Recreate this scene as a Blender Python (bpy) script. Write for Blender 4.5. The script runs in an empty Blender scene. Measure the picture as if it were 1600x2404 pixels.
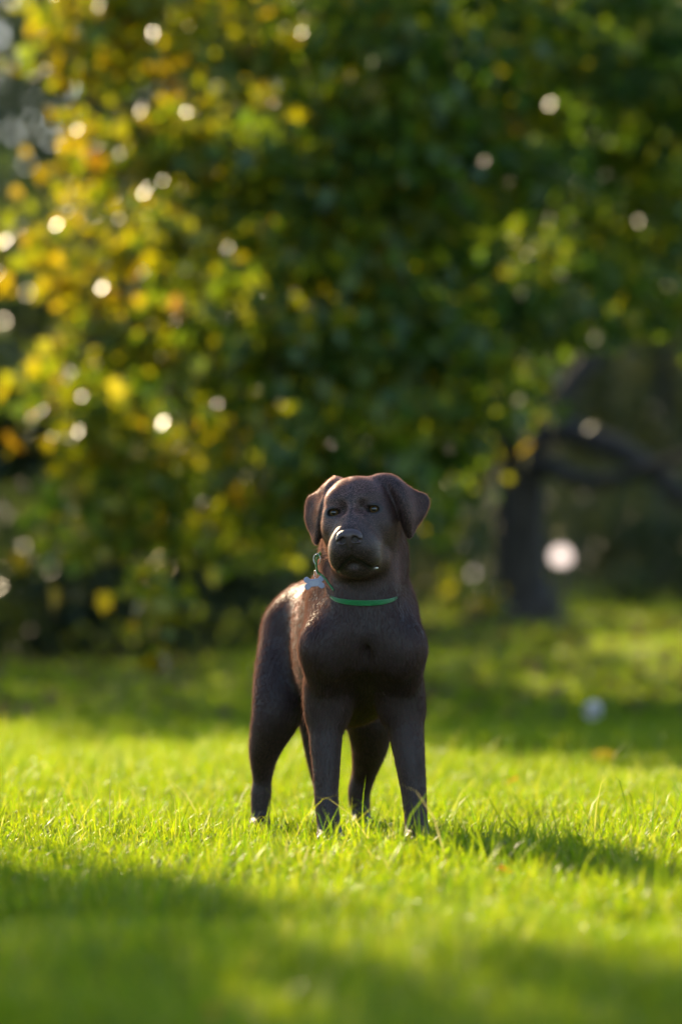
import bpy, bmesh, math, random, time
import numpy as np
from mathutils import Vector, Matrix, Euler
from mathutils.bvhtree import BVHTree

PARTS = dict(dog=1, fur=1, grass=1, trees=1, small=1)

# ------------------------------------------------------------------ camera, light, exposure
scene = bpy.context.scene
col = scene.collection
CAM_H, CAM_D, F_PX, HORIZON = 0.49, 8.0, 9015.0, 1435.0

cam_data = bpy.data.cameras.new('camera')
cam = bpy.data.objects.new('camera', cam_data)
col.objects.link(cam)
cam.location = (0.0, -CAM_D, CAM_H)
cam_data.sensor_fit = 'VERTICAL'
cam_data.sensor_height = 36.0
cam_data.sensor_width = 24.0
cam_data.lens = 135.0
cam.rotation_euler = (math.radians(90.0) + math.atan((HORIZON - 1202.0) / F_PX), 0.0, 0.0)
cam_data.clip_start = 0.1
cam_data.clip_end = 2000.0
cam_data.dof.use_dof = True
cam_data.dof.focus_distance = 7.92
cam_data.dof.aperture_fstop = 2.0
cam_data.dof.aperture_blades = 0
scene.camera = cam

SUN_AZ, SUN_EL = math.radians(21.5), math.radians(22.0)     # azimuth: degrees to the left of straight ahead
sun_dir = Vector((-math.sin(SUN_AZ) * math.cos(SUN_EL), math.cos(SUN_AZ) * math.cos(SUN_EL), math.sin(SUN_EL)))
world = bpy.data.worlds.new('World')
scene.world = world
world.use_nodes = True
wn = world.node_tree
wn.nodes.clear()
w_out = wn.nodes.new('ShaderNodeOutputWorld')
w_bg = wn.nodes.new('ShaderNodeBackground')
w_sky = wn.nodes.new('ShaderNodeTexSky')
w_sky.sky_type = 'NISHITA'
w_sky.sun_disc = False
w_sky.sun_elevation = SUN_EL
w_sky.sun_rotation = -SUN_AZ
w_sky.air_density = 1.0
w_sky.dust_density = 0.6
wn.links.new(w_sky.outputs[0], w_bg.inputs[0])
wn.links.new(w_bg.outputs[0], w_out.inputs[0])
w_bg.inputs[1].default_value = 0.13

sun_data = bpy.data.lights.new('sun', 'SUN')
sun_data.energy = 5.0
sun_data.angle = math.radians(0.53)
sun_data.color = (1.0, 0.80, 0.52)
sun = bpy.data.objects.new('sun', sun_data)
col.objects.link(sun)
sun.rotation_euler = sun_dir.to_track_quat('Z', 'Y').to_euler()

scene.view_settings.view_transform = 'Standard'
scene.view_settings.look = 'None'
scene.view_settings.exposure = 1.38
scene.view_settings.gamma = 1.0
scene.view_settings.use_curve_mapping = False
scene.render.engine = 'CYCLES'
scene.cycles.max_bounces = 8
scene.cycles.transparent_max_bounces = 8
scene.cycles.use_denoising = True
scene.cycles.sample_clamp_indirect = 4.0

# ------------------------------------------------------------------ helpers
def X(px, D=8.0):
    return (px - 800.0) * D / F_PX

def Z(py, D=8.0):
    return CAM_H + (HORIZON - py) * D / F_PX

def tag(o, label=None, cat=None, group=None, kind=None):
    if label: o['label'] = label
    if cat: o['category'] = cat
    if group: o['group'] = group
    if kind: o['kind'] = kind
    return o

def empty(name, loc=(0, 0, 0)):
    o = bpy.data.objects.new(name, None)
    o.empty_display_size = 0.05
    o.location = loc
    col.objects.link(o)
    return o

def link(name, me, mats=(), parent=None):
    o = bpy.data.objects.new(name, me)
    for m in (mats if isinstance(mats, (list, tuple)) else [mats]):
        if m.name not in [k.name for k in me.materials if k]:
            me.materials.append(m)
    col.objects.link(o)
    if parent is not None:
        o.parent = parent
        o.matrix_parent_inverse = Matrix.Identity(4)
    return o

def mesh_from(name, verts, faces_flat, loop_tot, smooth=True):
    """Fast mesh from numpy: verts (n,3), faces_flat (all loops), loop_tot per face (int or array)."""
    me = bpy.data.meshes.new(name)
    verts = np.ascontiguousarray(verts, dtype=np.float32)
    flat = np.ascontiguousarray(faces_flat, dtype=np.int32).ravel()
    if np.isscalar(loop_tot):
        nf = len(flat) // loop_tot
        tot = np.full(nf, loop_tot, np.int32)
    else:
        tot = np.asarray(loop_tot, np.int32)
        nf = len(tot)
    start = np.zeros(nf, np.int32)
    start[1:] = np.cumsum(tot)[:-1]
    me.vertices.add(len(verts)); me.vertices.foreach_set('co', verts.ravel())
    me.loops.add(len(flat)); me.loops.foreach_set('vertex_index', flat)
    me.polygons.add(nf)
    me.polygons.foreach_set('loop_start', start)
    me.polygons.foreach_set('loop_total', tot)
    me.update(calc_edges=True)
    if smooth:
        me.polygons.foreach_set('use_smooth', np.ones(nf, bool))
    return me

def color_attr(me, name, rgb):
    a = me.attributes.new(name, 'FLOAT_COLOR', 'POINT')
    d = np.ones((len(rgb), 4), np.float32); d[:, :3] = rgb
    a.data.foreach_set('color', d.ravel())

def float_attr(me, name, v):
    a = me.attributes.new(name, 'FLOAT', 'POINT')
    a.data.foreach_set('value', np.asarray(v, np.float32))

class NT:
    """Small helper round a material's node tree."""
    def __init__(self, name):
        self.m = bpy.data.materials.new(name); self.m.use_nodes = True
        self.t = self.m.node_tree; self.t.nodes.clear()
        self.out = self.n('OutputMaterial')
    def n(self, kind, **kw):
        nd = self.t.nodes.new('ShaderNode' + kind)
        for k, v in kw.items():
            if k in nd.inputs: nd.inputs[k].default_value = v
            else: setattr(nd, k, v)
        return nd
    def l(self, a, b): self.t.links.new(a, b)

def ramp(nt, stops, fac=None):
    r = nt.n('ValToRGB')
    e = r.color_ramp.elements
    while len(e) < len(stops): e.new(0.5)
    for k, (p, c) in enumerate(stops):
        e[k].position = p; e[k].color = (*c, 1)
    if fac is not None: nt.l(fac, r.inputs[0])
    return r
def simple_mat(name, color, rough=0.5, spec=0.5, metallic=0.0, noise=0.15, scale=40.0, bump=0.0, **kw):
    nt = NT(name)
    b = nt.n('BsdfPrincipled')
    b.inputs['Roughness'].default_value = rough
    b.inputs['Metallic'].default_value = metallic
    b.inputs['Specular IOR Level'].default_value = spec
    tc = nt.n('TexCoord'); nz = nt.n('TexNoise'); nz.inputs['Scale'].default_value = scale
    nt.l(tc.outputs['Object'], nz.inputs['Vector'])
    lo = tuple(c * (1 - noise) for c in color); hi = tuple(min(1, c * (1 + noise)) for c in color)
    r = ramp(nt, [(0.3, lo), (0.7, hi)], nz.outputs['Fac'])
    nt.l(r.outputs[0], b.inputs['Base Color'])
    if bump:
        bp = nt.n('Bump'); bp.inputs['Strength'].default_value = 1.0; bp.inputs['Distance'].default_value = bump
        nt.l(nz.outputs['Fac'], bp.inputs['Height']); nt.l(bp.outputs[0], b.inputs['Normal'])
    nt.l(b.outputs[0], nt.out.inputs[0])
    return nt.m

# ------------------------------------------------------------------ the dog: one continuous skin from a signed distance field
def v3(*a): return np.array(a, float)

# head frame: origin between the eyes; a = viewer's right, b = forward (nose), c = up
YAW, ROLL, PITCH = math.radians(9.5), math.radians(4.9), math.radians(2.0)
_f = v3(-math.sin(YAW), -math.cos(YAW), 0); _r = v3(math.cos(YAW), -math.sin(YAW), 0); _u = v3(0, 0, 1)
_r2 = _r * math.cos(ROLL) + _u * math.sin(ROLL); _u2 = _u * math.cos(ROLL) - _r * math.sin(ROLL)
HF = _f * math.cos(PITCH) - _u2 * math.sin(PITCH)
HU = _u2 * math.cos(PITCH) + _f * math.sin(PITCH)
HR = _r2
HO = v3(X(829, 7.87), -0.13, Z(1200, 7.87))
HM = np.stack([HR, HF, HU])                  # world -> local rows

def H(a, b, c): return HO + HR * a + HF * b + HU * c
def to_head(P): return (P - HO) @ HM.T

def sd_cap(P, a, b, r1, r2):
    ba = b - a; pa = P - a
    h = np.clip((pa @ ba) / (ba @ ba), 0, 1)
    return np.linalg.norm(pa - h[:, None] * ba, axis=1) - (r1 + (r2 - r1) * h)

def sd_ell(P, c, R, M=None):
    q = P - c
    if M is not None: q = q @ M.T
    k0 = np.linalg.norm(q / R, axis=1); k1 = np.linalg.norm(q / (R * R), axis=1)
    return np.where(k1 < 1e-9, -min(R), k0 * (k0 - 1.0) / np.maximum(k1, 1e-9))

def sd_tri(P, a, b, c, r):
    ba, cb, ac = b - a, c - b, a - c
    pa, pb, pc = P - a, P - b, P - c
    n = np.cross(ba, ac)
    s = (np.sign(pa @ np.cross(ba, n)) + np.sign(pb @ np.cross(cb, n)) + np.sign(pc @ np.cross(ac, n)))
    def seg(p, e):
        t = np.clip((p @ e) / (e @ e), 0, 1)
        q = p - t[:, None] * e
        return np.einsum('ij,ij->i', q, q)
    edge = np.minimum(np.minimum(seg(pa, ba), seg(pb, cb)), seg(pc, ac))
    face = (pa @ n) ** 2 / (n @ n)
    return np.sqrt(np.where(s < 2.0, edge, face)) - r

def smin(a, b, k):
    h = np.maximum(k - np.abs(a - b), 0) / k
    return np.minimum(a, b) - h * h * k * 0.25

OPS = []          # (op, kind, args, k, bbox_lo, bbox_hi, flow)
def add(kind, args, k, flow, op='+'):
    if kind == 'cap':
        a, b, r1, r2 = args; r = max(r1, r2)
        lo, hi = np.minimum(a, b) - r, np.maximum(a, b) + r
    elif kind == 'ell':
        c, R = args[0], np.asarray(args[1], float); m = R.max()
        lo, hi = c - m, c + m
    elif kind == 'flap':
        lo, hi = args[2] - args[1], args[3] + args[1]
    elif kind == 'chain':
        S = args[0]; lo, hi = (S[:, :3] - S[:, 3:]).min(0), (S[:, :3] + S[:, 3:]).max(0)
    else:
        a, b, c, r = args
        lo, hi = np.minimum(np.minimum(a, b), c) - r, np.maximum(np.maximum(a, b), c) + r
    OPS.append((op, kind, args, k, lo, hi, None if flow is None else np.asarray(flow, float)))

def spline(pts, sub):
    P = np.array(pts, float)
    E = np.concatenate([[2 * P[0] - P[1]], P, [2 * P[-1] - P[-2]]])
    out = []
    for i in range(1, len(E) - 2):
        p0, p1, p2, p3 = E[i - 1:i + 3]
        for j in range(sub):
            t = j / sub
            out.append(.5 * (2 * p1 + (p2 - p0) * t + (2 * p0 - 5 * p1 + 4 * p2 - p3) * t * t + (3 * p1 - p0 - 3 * p2 + p3) * t ** 3))
    out.append(P[-1])
    return np.array(out)

def chain(pts, k, flow=None, sub=3):
    """One tapering limb through the joints pts: (x, y, z, r)."""
    S = spline(pts, sub)
    fl = flow if flow is not None else (S[-1, :3] - S[0, :3]) / np.linalg.norm(S[-1, :3] - S[0, :3])
    add('chain', (S,), k, fl)

def sd_flap(P, tree, r, lo, hi):
    """A thin sheet of half thickness r; tree: BVH of the sheet."""
    out = np.full(len(P), 9.0)
    idx = np.nonzero(np.all((P > lo - .022) & (P < hi + .022), axis=1))[0]
    fn = tree.find_nearest
    out[idx] = [fn(p)[3] for p in P[idx].tolist()]
    return out - r

def sd_chain(P, S):
    d = np.full(len(P), 9.0)
    for p, q in zip(S[:-1], S[1:]):
        d = np.minimum(d, sd_cap(P, p[:3], q[:3], p[3], q[3]))
    return d

def prim(kind, args, P):
    return {'cap': sd_cap, 'ell': sd_ell, 'tri': sd_tri, 'chain': sd_chain, 'flap': sd_flap}[kind](P, *args)

def sdf(P, flow=False):
    d = np.full(len(P), 1.0)
    fsum = np.zeros((len(P), 3)) if flow else None
    for op, kind, args, k, lo, hi, fl in OPS:
        m = k + 0.03
        idx = np.nonzero(np.all((P > lo - m) & (P < hi + m), axis=1))[0]
        if not len(idx): continue
        e = prim(kind, args, P[idx])
        if op == '+': d[idx] = smin(d[idx], e, k)
        else: d[idx] = -smin(-d[idx], e, k)
        if flow and op == '+' and fl is not None:
            w = np.exp(-np.maximum(e, -0.02) / 0.012)
            fsum[idx] += w[:, None] * fl
    return (d, fsum) if flow else d

BY = math.radians(14.0)                                  # the body's heading: tail towards the viewer's left
BM = np.stack([v3(math.cos(BY), math.sin(BY), 0), v3(-math.sin(BY), math.cos(BY), 0), v3(0, 0, 1)])
BACK = v3(-math.sin(BY), math.cos(BY), -0.12)
DOWN = v3(0, 0.15, -1)

def define_dog():
    # trunk
    add('ell', (v3(.022, .20, .405), v3(.112, .21, .150), BM), .05, BACK + v3(0, 0, -.25))        # rib cage
    add('cap', (v3(.03, .17, .490), v3(-.055, .50, .462), .086, .085), .06, BACK)                  # back
    add('ell', (v3(-.062, .50, .440), v3(.096, .12, .100), BM), .06, BACK + v3(0, 0, -.3))         # rump
    add('cap', (v3(.015, .22, .345), v3(-.05, .47, .40), .085, .075), .06, BACK + v3(0, 0, -.2))   # belly
    add('ell', (v3(.048, .005, .425), v3(.088, .075, .090), None), .05, v3(0, -.1, -1))            # fore chest
    for s in (-1, 1):                                                                              # breast muscles
        add('ell', (v3(.050 + s * .050, -.058, .402), v3(.048, .022, .052), None), .06, v3(s * .3, 0, -1))
    add('ell', (v3(.050, -.060, .300), v3(.058, .024, .056), None), .05, None, '-')                # hollow below the breast
    # neck
    add('cap', (v3(.048, -.005, .665), v3(.046, .06, .505), .070, .098), .05, v3(0, .35, -1))
    add('cap', (v3(.048, -.050, .60), v3(.047, -.035, .46), .064, .076), .05, v3(0, -.05, -1))
    add('cap', (v3(.045, .05, .60), v3(.02, .2, .52), .072, .072), .06, v3(0, .7, -.6))
    # shoulders and forelegs
    for s, sh, el in ((-1, (-.030, -.020, .415), (-.027, .046, .285)), (1, (.118, -.020, .415), (.126, .050, .288))):
        top = v3(.045 + s * .050, .11, .51)
        add('cap', (top, v3(*sh), .048, .050), .05, v3(s * .2, -.1, -1))
        add('cap', (v3(*sh), v3(*el), .050, .040), .03, v3(0, .3, -1))
        add('cap', (v3(sh[0] - s * .004, .09, .40), v3(*el), .05, .038), .04, v3(0, .3, -1))
    for s, x in ((-1, -.032), (1, .130)):                                                          # muscle along the upper arm and forearm
        add('ell', (v3(x + s * .006, -.012, .385), v3(.026, .030, .060), None), .02, DOWN)
    chain([(-.030, .040, .330, .040), (-.0310, .037, .285, .0380), (-.0320, .028, .2195, .0335), (-.0310, .018, .166, .0285), (-.031, .012, .113, .0250),
           (-.0275, .004, .066, .0238), (-.0235, -.006, .030, .0240)], .02, DOWN)
    chain([(.122, .040, .330, .041), (.1290, .037, .288, .0390), (.1385, .028, .2195, .0345), (.1450, .018, .168, .0300), (.1515, .012, .113, .0260),
           (.1555, .004, .060, .0235), (.1575, -.006, .030, .0240)], .02, DOWN)
    for (x, y) in ((-.0225, -.022), (.158, -.022)):
        add('ell', (v3(x, y, .020), v3(.028, .036, .021), None), .015, v3(0, -.6, -.8))
        for t, (dx, dy) in enumerate(((-.0205, -.022), (-.0075, -.034), (.0075, -.034), (.0205, -.022))):
            add('ell', (v3(x + dx, y + dy, .014), v3(.0095, .017, .0125), None), .006, v3(0, -.8, -.6))
    # hind legs
    chain([(-.098, .47, .440, .078), (-.121, .41, .345, .068), (-.139, .375, .268, .0535), (-.163, .39, .200, .037),
           (-.171, .41, .156, .0260), (-.173, .420, .116, .0172), (-.175, .426, .083, .0215), (-.1765, .427, .042, .0195)], .025, sub=7)
    chain([(-.106, .545, .40, .064), (-.138, .50, .29, .048), (-.162, .455, .20, .024), (-.173, .432, .105, .008)], .03)
    chain([(-.012, .52, .440, .080), (.030, .47, .345, .064), (.060, .46, .262, .052), (.0640, .49, .212, .044),
           (.061, .525, .176, .0365), (.051, .57, .126, .0260), (.0405, .586, .084, .0250), (.044, .588, .046, .0215)], .025, sub=7)
    chain([(-.012, .585, .40, .066), (.028, .56, .29, .046), (.052, .585, .20, .026), (.042, .61, .110, .012)], .03)
    for (x, y) in ((-.177, .408), (.046, .568)):
        add('ell', (v3(x, y, .020), v3(.025, .036, .020), None), .015, v3(0, -.6, -.8))
        for (dx, dy) in ((-.018, -.022), (-.0065, -.033), (.0065, -.033), (.018, -.022)):
            add('ell', (v3(x + dx, y + dy, .013), v3(.0088, .016, .012), None), .006, v3(0, -.8, -.6))
    # tail, hanging
    chain([(-.088, .585, .485, .036), (-.098, .655, .40, .029), (-.078, .685, .262, .0215), (-.062, .695, .15, .0150), (-.050, .69, .085, .009)], .03)
    # ---------------- head
    hf = lambda a, b, c: HR * a + HF * b + HU * c
    h_ell = lambda c, R: (H(*c), v3(*R), HM)
    add('ell', h_ell((0, -.068, .006), (.068, .080, .058)), .03, hf(0, -1, .15))                    # skull
    add('ell', h_ell((0, -.048, .030), (.056, .054, .038)), .02, hf(0, -1, .15))                   # forehead
    add('cap', (H(0, -.10, -.02), v3(.048, .02, .62), .068, .074), .04, v3(0, .5, -1))             # nape
    for s in (-1, 1):
        add('ell', h_ell((s * .031, -.024, .0265), (.024, .024, .0145)), .02, hf(s * .35, -.9, .2))  # brow
        add('ell', h_ell((s * .050, -.050, -.034), (.023, .044, .044)), .03, hf(s * .2, -1, -.35))  # cheek
        add('ell', h_ell((s * .036, -.016, -.030), (.028, .032, .030)), .025, hf(s * .3, -1, -.2)) # below the eye
        add('ell', h_ell((s * .0410, -.0155, .0), (.0180, .0165, .0140)), .014, hf(s * .5, -.9, .1)) # lids
        add('ell', h_ell((s * .0235, .042, -.0765), (.0255, .040, .0300)), .014, hf(s * .35, -.8, -.5)) # flews
        add('ell', h_ell((s * .0300, .006, -.080), (.0235, .044, .0330)), .02, hf(s * .3, -.9, -.4))
        add('ell', h_ell((s * .0315, .036, -.0990), (.0170, .028, .0180)), .016, hf(s * .35, -.8, -.5)) # hanging lip
        add('cap', (H(s * .034, -.03, -.105), H(s * .014, .026, -.114), .024, .019), .02, hf(0, -1, -.3)) # jaw
    add('cap', (H(0, -.015, -.011), H(0, .058, -.046), .031, .0255), .03, hf(0, -.9, .3))          # bridge
    add('cap', (H(0, -.02, -.05), H(0, .045, -.066), .039, .030), .03, hf(0, -.9, .1))             # muzzle core
    add('ell', h_ell((0, .026, -.1160), (.0250, .032, .0195)), .008, hf(0, -.8, -.5))                  # chin
    add('cap', (H(0, -.02, -.10), v3(.046, -.050, .585), .036, .05), .03, v3(0, .3, -1))           # throat
    # ears: folded flaps
    def E(px, py, y): return v3(X(px, CAM_D + y), y, Z(py, CAM_D + y))
    def ear(rows, r, k):
        """rows of equal length: points (px, py, y) across the flap from its root to its tip."""
        G = np.array([[E(*p) for p in row] for row in rows])
        G = np.stack([spline(G[:, c], 4) for c in range(G.shape[1])], 1)
        G = np.stack([spline(G[i], 4) for i in range(G.shape[0])], 0)
        m, n = G.shape[:2]
        V = G.reshape(-1, 3)
        T = []
        for i in range(m - 1):
            for j in range(n - 1):
                a = i * n + j
                T += [(a, a + 1, a + n + 1), (a, a + n + 1, a + n)]
        add('flap', (BVHTree.FromPolygons(V.tolist(), T), r, V.min(0), V.max(0)), k, v3(0, 0, -1))
    ear([[(884, 1122, -.050), (900, 1118, -.058), (914, 1117, -.058), (928, 1123, -.050), (938, 1134, -.040)],
         [(908, 1138, -.078), (923, 1135, -.090), (938, 1136, -.090), (951, 1143, -.066), (966, 1153, -.046)],
         [(925, 1163, -.088), (938, 1161, -.101), (951, 1163, -.099), (970, 1162, -.056), (996, 1165, -.030)],
         [(934, 1187, -.088), (945, 1188, -.102), (958, 1190, -.099), (975, 1187, -.056), (1002, 1181, -.030)],
         [(943, 1215, -.083), (952, 1216, -.097), (962, 1215, -.094), (975, 1211, -.062), (993, 1205, -.040)],
         [(950, 1240, -.076), (956, 1240, -.086), (962, 1239, -.084), (968, 1236, -.068), (976, 1231, -.056)],
         [(957, 1256, -.070), (959, 1258, -.073), (961, 1258, -.074), (963, 1256, -.072), (966, 1252, -.068)]], .0044, .012)
    ear([[(800, 1128, -.035), (790, 1125, -.040), (783, 1126, -.038), (779, 1129, -.030), (776, 1133, -.020)],
         [(781, 1142, -.055), (774, 1143, -.064), (766, 1146, -.062), (756, 1151, -.040), (745, 1158, -.018)],
         [(772, 1162, -.064), (766, 1165, -.075), (758, 1172, -.070), (742, 1170, -.036), (726, 1171, -.006)],
         [(764, 1186, -.066), (758, 1189, -.077), (751, 1194, -.072), (736, 1199, -.036), (720, 1203, -.006)],
         [(757, 1212, -.064), (753, 1216, -.073), (747, 1220, -.068), (736, 1224, -.040), (723, 1227, -.014)],
         [(752, 1240, -.060), (748, 1243, -.066), (744, 1246, -.062), (738, 1248, -.044), (732, 1249, -.028)],
         [(745, 1268, -.054), (744, 1271, -.056), (743, 1273, -.054), (741, 1272, -.050), (739, 1270, -.046)]], .0044, .012)
    for s in (-1, 1):
        add('cap', (H(s * .044, -.075, .050), H(s * .056, -.085, .044), .017, .015), .02, hf(s * .3, -1, .1))  # ear roots
    # carved features
    for s in (-1, 1):
        add('ell', (H(s * .0415, .004, .0002), v3(.0124, .0150, .0076), HM), .0025, None, '-')        # eye opening
        add('ell', (H(s * .019, .019, .006), v3(.007, .014, .010), HM), .02, None, '-')             # inner eye hollow
    mouth = [H(-.046, .014, -.1225), H(-.036, .046, -.1205), H(-.019, .066, -.1060), H(0, .078, -.0935), H(.019, .066, -.1060), H(.036, .046, -.1205), H(.046, .014, -.1235)]
    for p, q in zip(mouth[:-1], mouth[1:]):
        add('cap', (p, q, .0026, .0026), .005, None, '-')
    add('cap', (H(0, .085, -.072), H(0, .083, -.094), .0015, .0015), .004, None, '-')             # philtrum
    add('ell', (H(.0410, .030, -.1180), v3(.007, .012, .0045), HM), .003, None, '-')             # open lip corner
    add('cap', (v3(.051, -.093, .425), v3(.053, -.092, .365), .0015, .003), .030, None, '-')        # breast furrow
    return mouth

def mesh_sdf(f, lo, hi, h, project=3):
    """Quads of the zero surface of f on a grid of step h inside lo..hi (coarse pass first, then a narrow band)."""
    import openvdb
    lo = np.asarray(lo, float); n = np.ceil((np.asarray(hi, float) - lo) / h).astype(int) + 1
    B = 6
    nc = n // B + 2
    gx = [lo[i] + (np.arange(nc[i]) + 0.5) * B * h - 0.5 * h for i in range(3)]
    C = np.stack(np.meshgrid(*gx, indexing='ij'), -1).reshape(-1, 3)
    dc = f(C).reshape(nc)
    full = np.repeat(np.repeat(np.repeat(np.sign(dc) * 3 * h, B, 0), B, 1), B, 2).astype(np.float32)
    near = np.argwhere(np.abs(dc) < B * h * 1.6)
    off = np.stack(np.meshgrid(*[np.arange(B)] * 3, indexing='ij'), -1).reshape(-1, 3)
    I = (near[:, None, :] * B + off[None]).reshape(-1, 3)
    for s in range(0, len(I), 400000):
        J = I[s:s + 400000]
        full[J[:, 0], J[:, 1], J[:, 2]] = f(lo + J * h)
    g = openvdb.FloatGrid(3 * h)
    g.copyFromArray(full)
    pts, quads = g.convertToQuads(0.0)
    V = lo + np.asarray(pts, float) * h
    Q = np.asarray(quads, np.int64)
    # drop stray pieces
    lab = np.arange(len(V))
    for _ in range(400):
        m = lab[Q].min(1)
        new = lab.copy()
        np.minimum.at(new, Q.ravel(), np.repeat(m, 4))
        new = new[new]
        if np.array_equal(new, lab): break
        lab = new
    main = np.bincount(lab).argmax()
    keep = lab[Q[:, 0]] == main
    Q = Q[keep]
    used = np.unique(Q); remap = np.full(len(V), -1); remap[used] = np.arange(len(used))
    V, Q = V[used], remap[Q]
    V = newton(f, V, project, h)
    return V, Q

def grad(f, V, e=6e-4):
    g = np.zeros_like(V)
    for o in ((1, 1, 1), (1, -1, -1), (-1, 1, -1), (-1, -1, 1)):
        o = np.array(o, float)
        g += f(V + o * e)[:, None] * o
    return g / (4 * e)

def newton(f, V, steps, h):
    for _ in range(steps):
        d = f(V); g = grad(f, V)
        g2 = np.maximum((g * g).sum(1), 0.2)
        st = np.clip(d / g2, -h * 0.7, h * 0.7)
        V = V - g * st[:, None]
    return V

def vnormals(V, Q):
    n = np.zeros_like(V)
    fn = np.cross(V[Q[:, 2]] - V[Q[:, 0]], V[Q[:, 3]] - V[Q[:, 1]])
    for i in range(4): np.add.at(n, Q[:, i], fn)
    return n / np.maximum(np.linalg.norm(n, axis=1, keepdims=True), 1e-12)

def split_quads(V, Q, sel, f, h):
    """One level of 1-to-4 splitting of the selected quads; the border quads become n-gons, so nothing cracks."""
    E = np.stack([Q, np.roll(Q, -1, 1)], -1)                       # (n,4,2)
    Es = np.sort(E.reshape(-1, 2), 1)
    key = Es[:, 0] * len(V) + Es[:, 1]
    uk, inv = np.unique(key, return_inverse=True)
    inv = inv.reshape(-1, 4)
    need = np.zeros(len(uk), bool); need[inv[sel].ravel()] = True
    mid = np.full(len(uk), -1); mid[need] = len(V) + np.arange(need.sum())
    mv = (V[uk[need] // len(V)] + V[uk[need] % len(V)]) / 2
    S = Q[sel]; cen = len(V) + len(mv) + np.arange(len(S)); cv = V[S].mean(1)
    NV = np.concatenate([V, newton(f, np.concatenate([mv, cv]), 2, h)])
    ms = mid[inv[sel]]
    quads = np.concatenate([np.stack([S[:, i], ms[:, i], cen, ms[:, i - 1]], 1) for i in range(4)])
    faces, tot = [quads.ravel()], [np.full(len(quads), 4)]
    rest, mr = Q[~sel], mid[inv[~sel]]
    plain = (mr < 0).all(1)
    faces.append(rest[plain].ravel()); tot.append(np.full(plain.sum(), 4))
    for q, m in zip(rest[~plain], mr[~plain]):
        l = []
        for i in range(4):
            l.append(q[i])
            if m[i] >= 0: l.append(m[i])
        faces.append(np.array(l)); tot.append(np.array([len(l)]))
    return NV, np.concatenate(faces), np.concatenate(tot), quads

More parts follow.
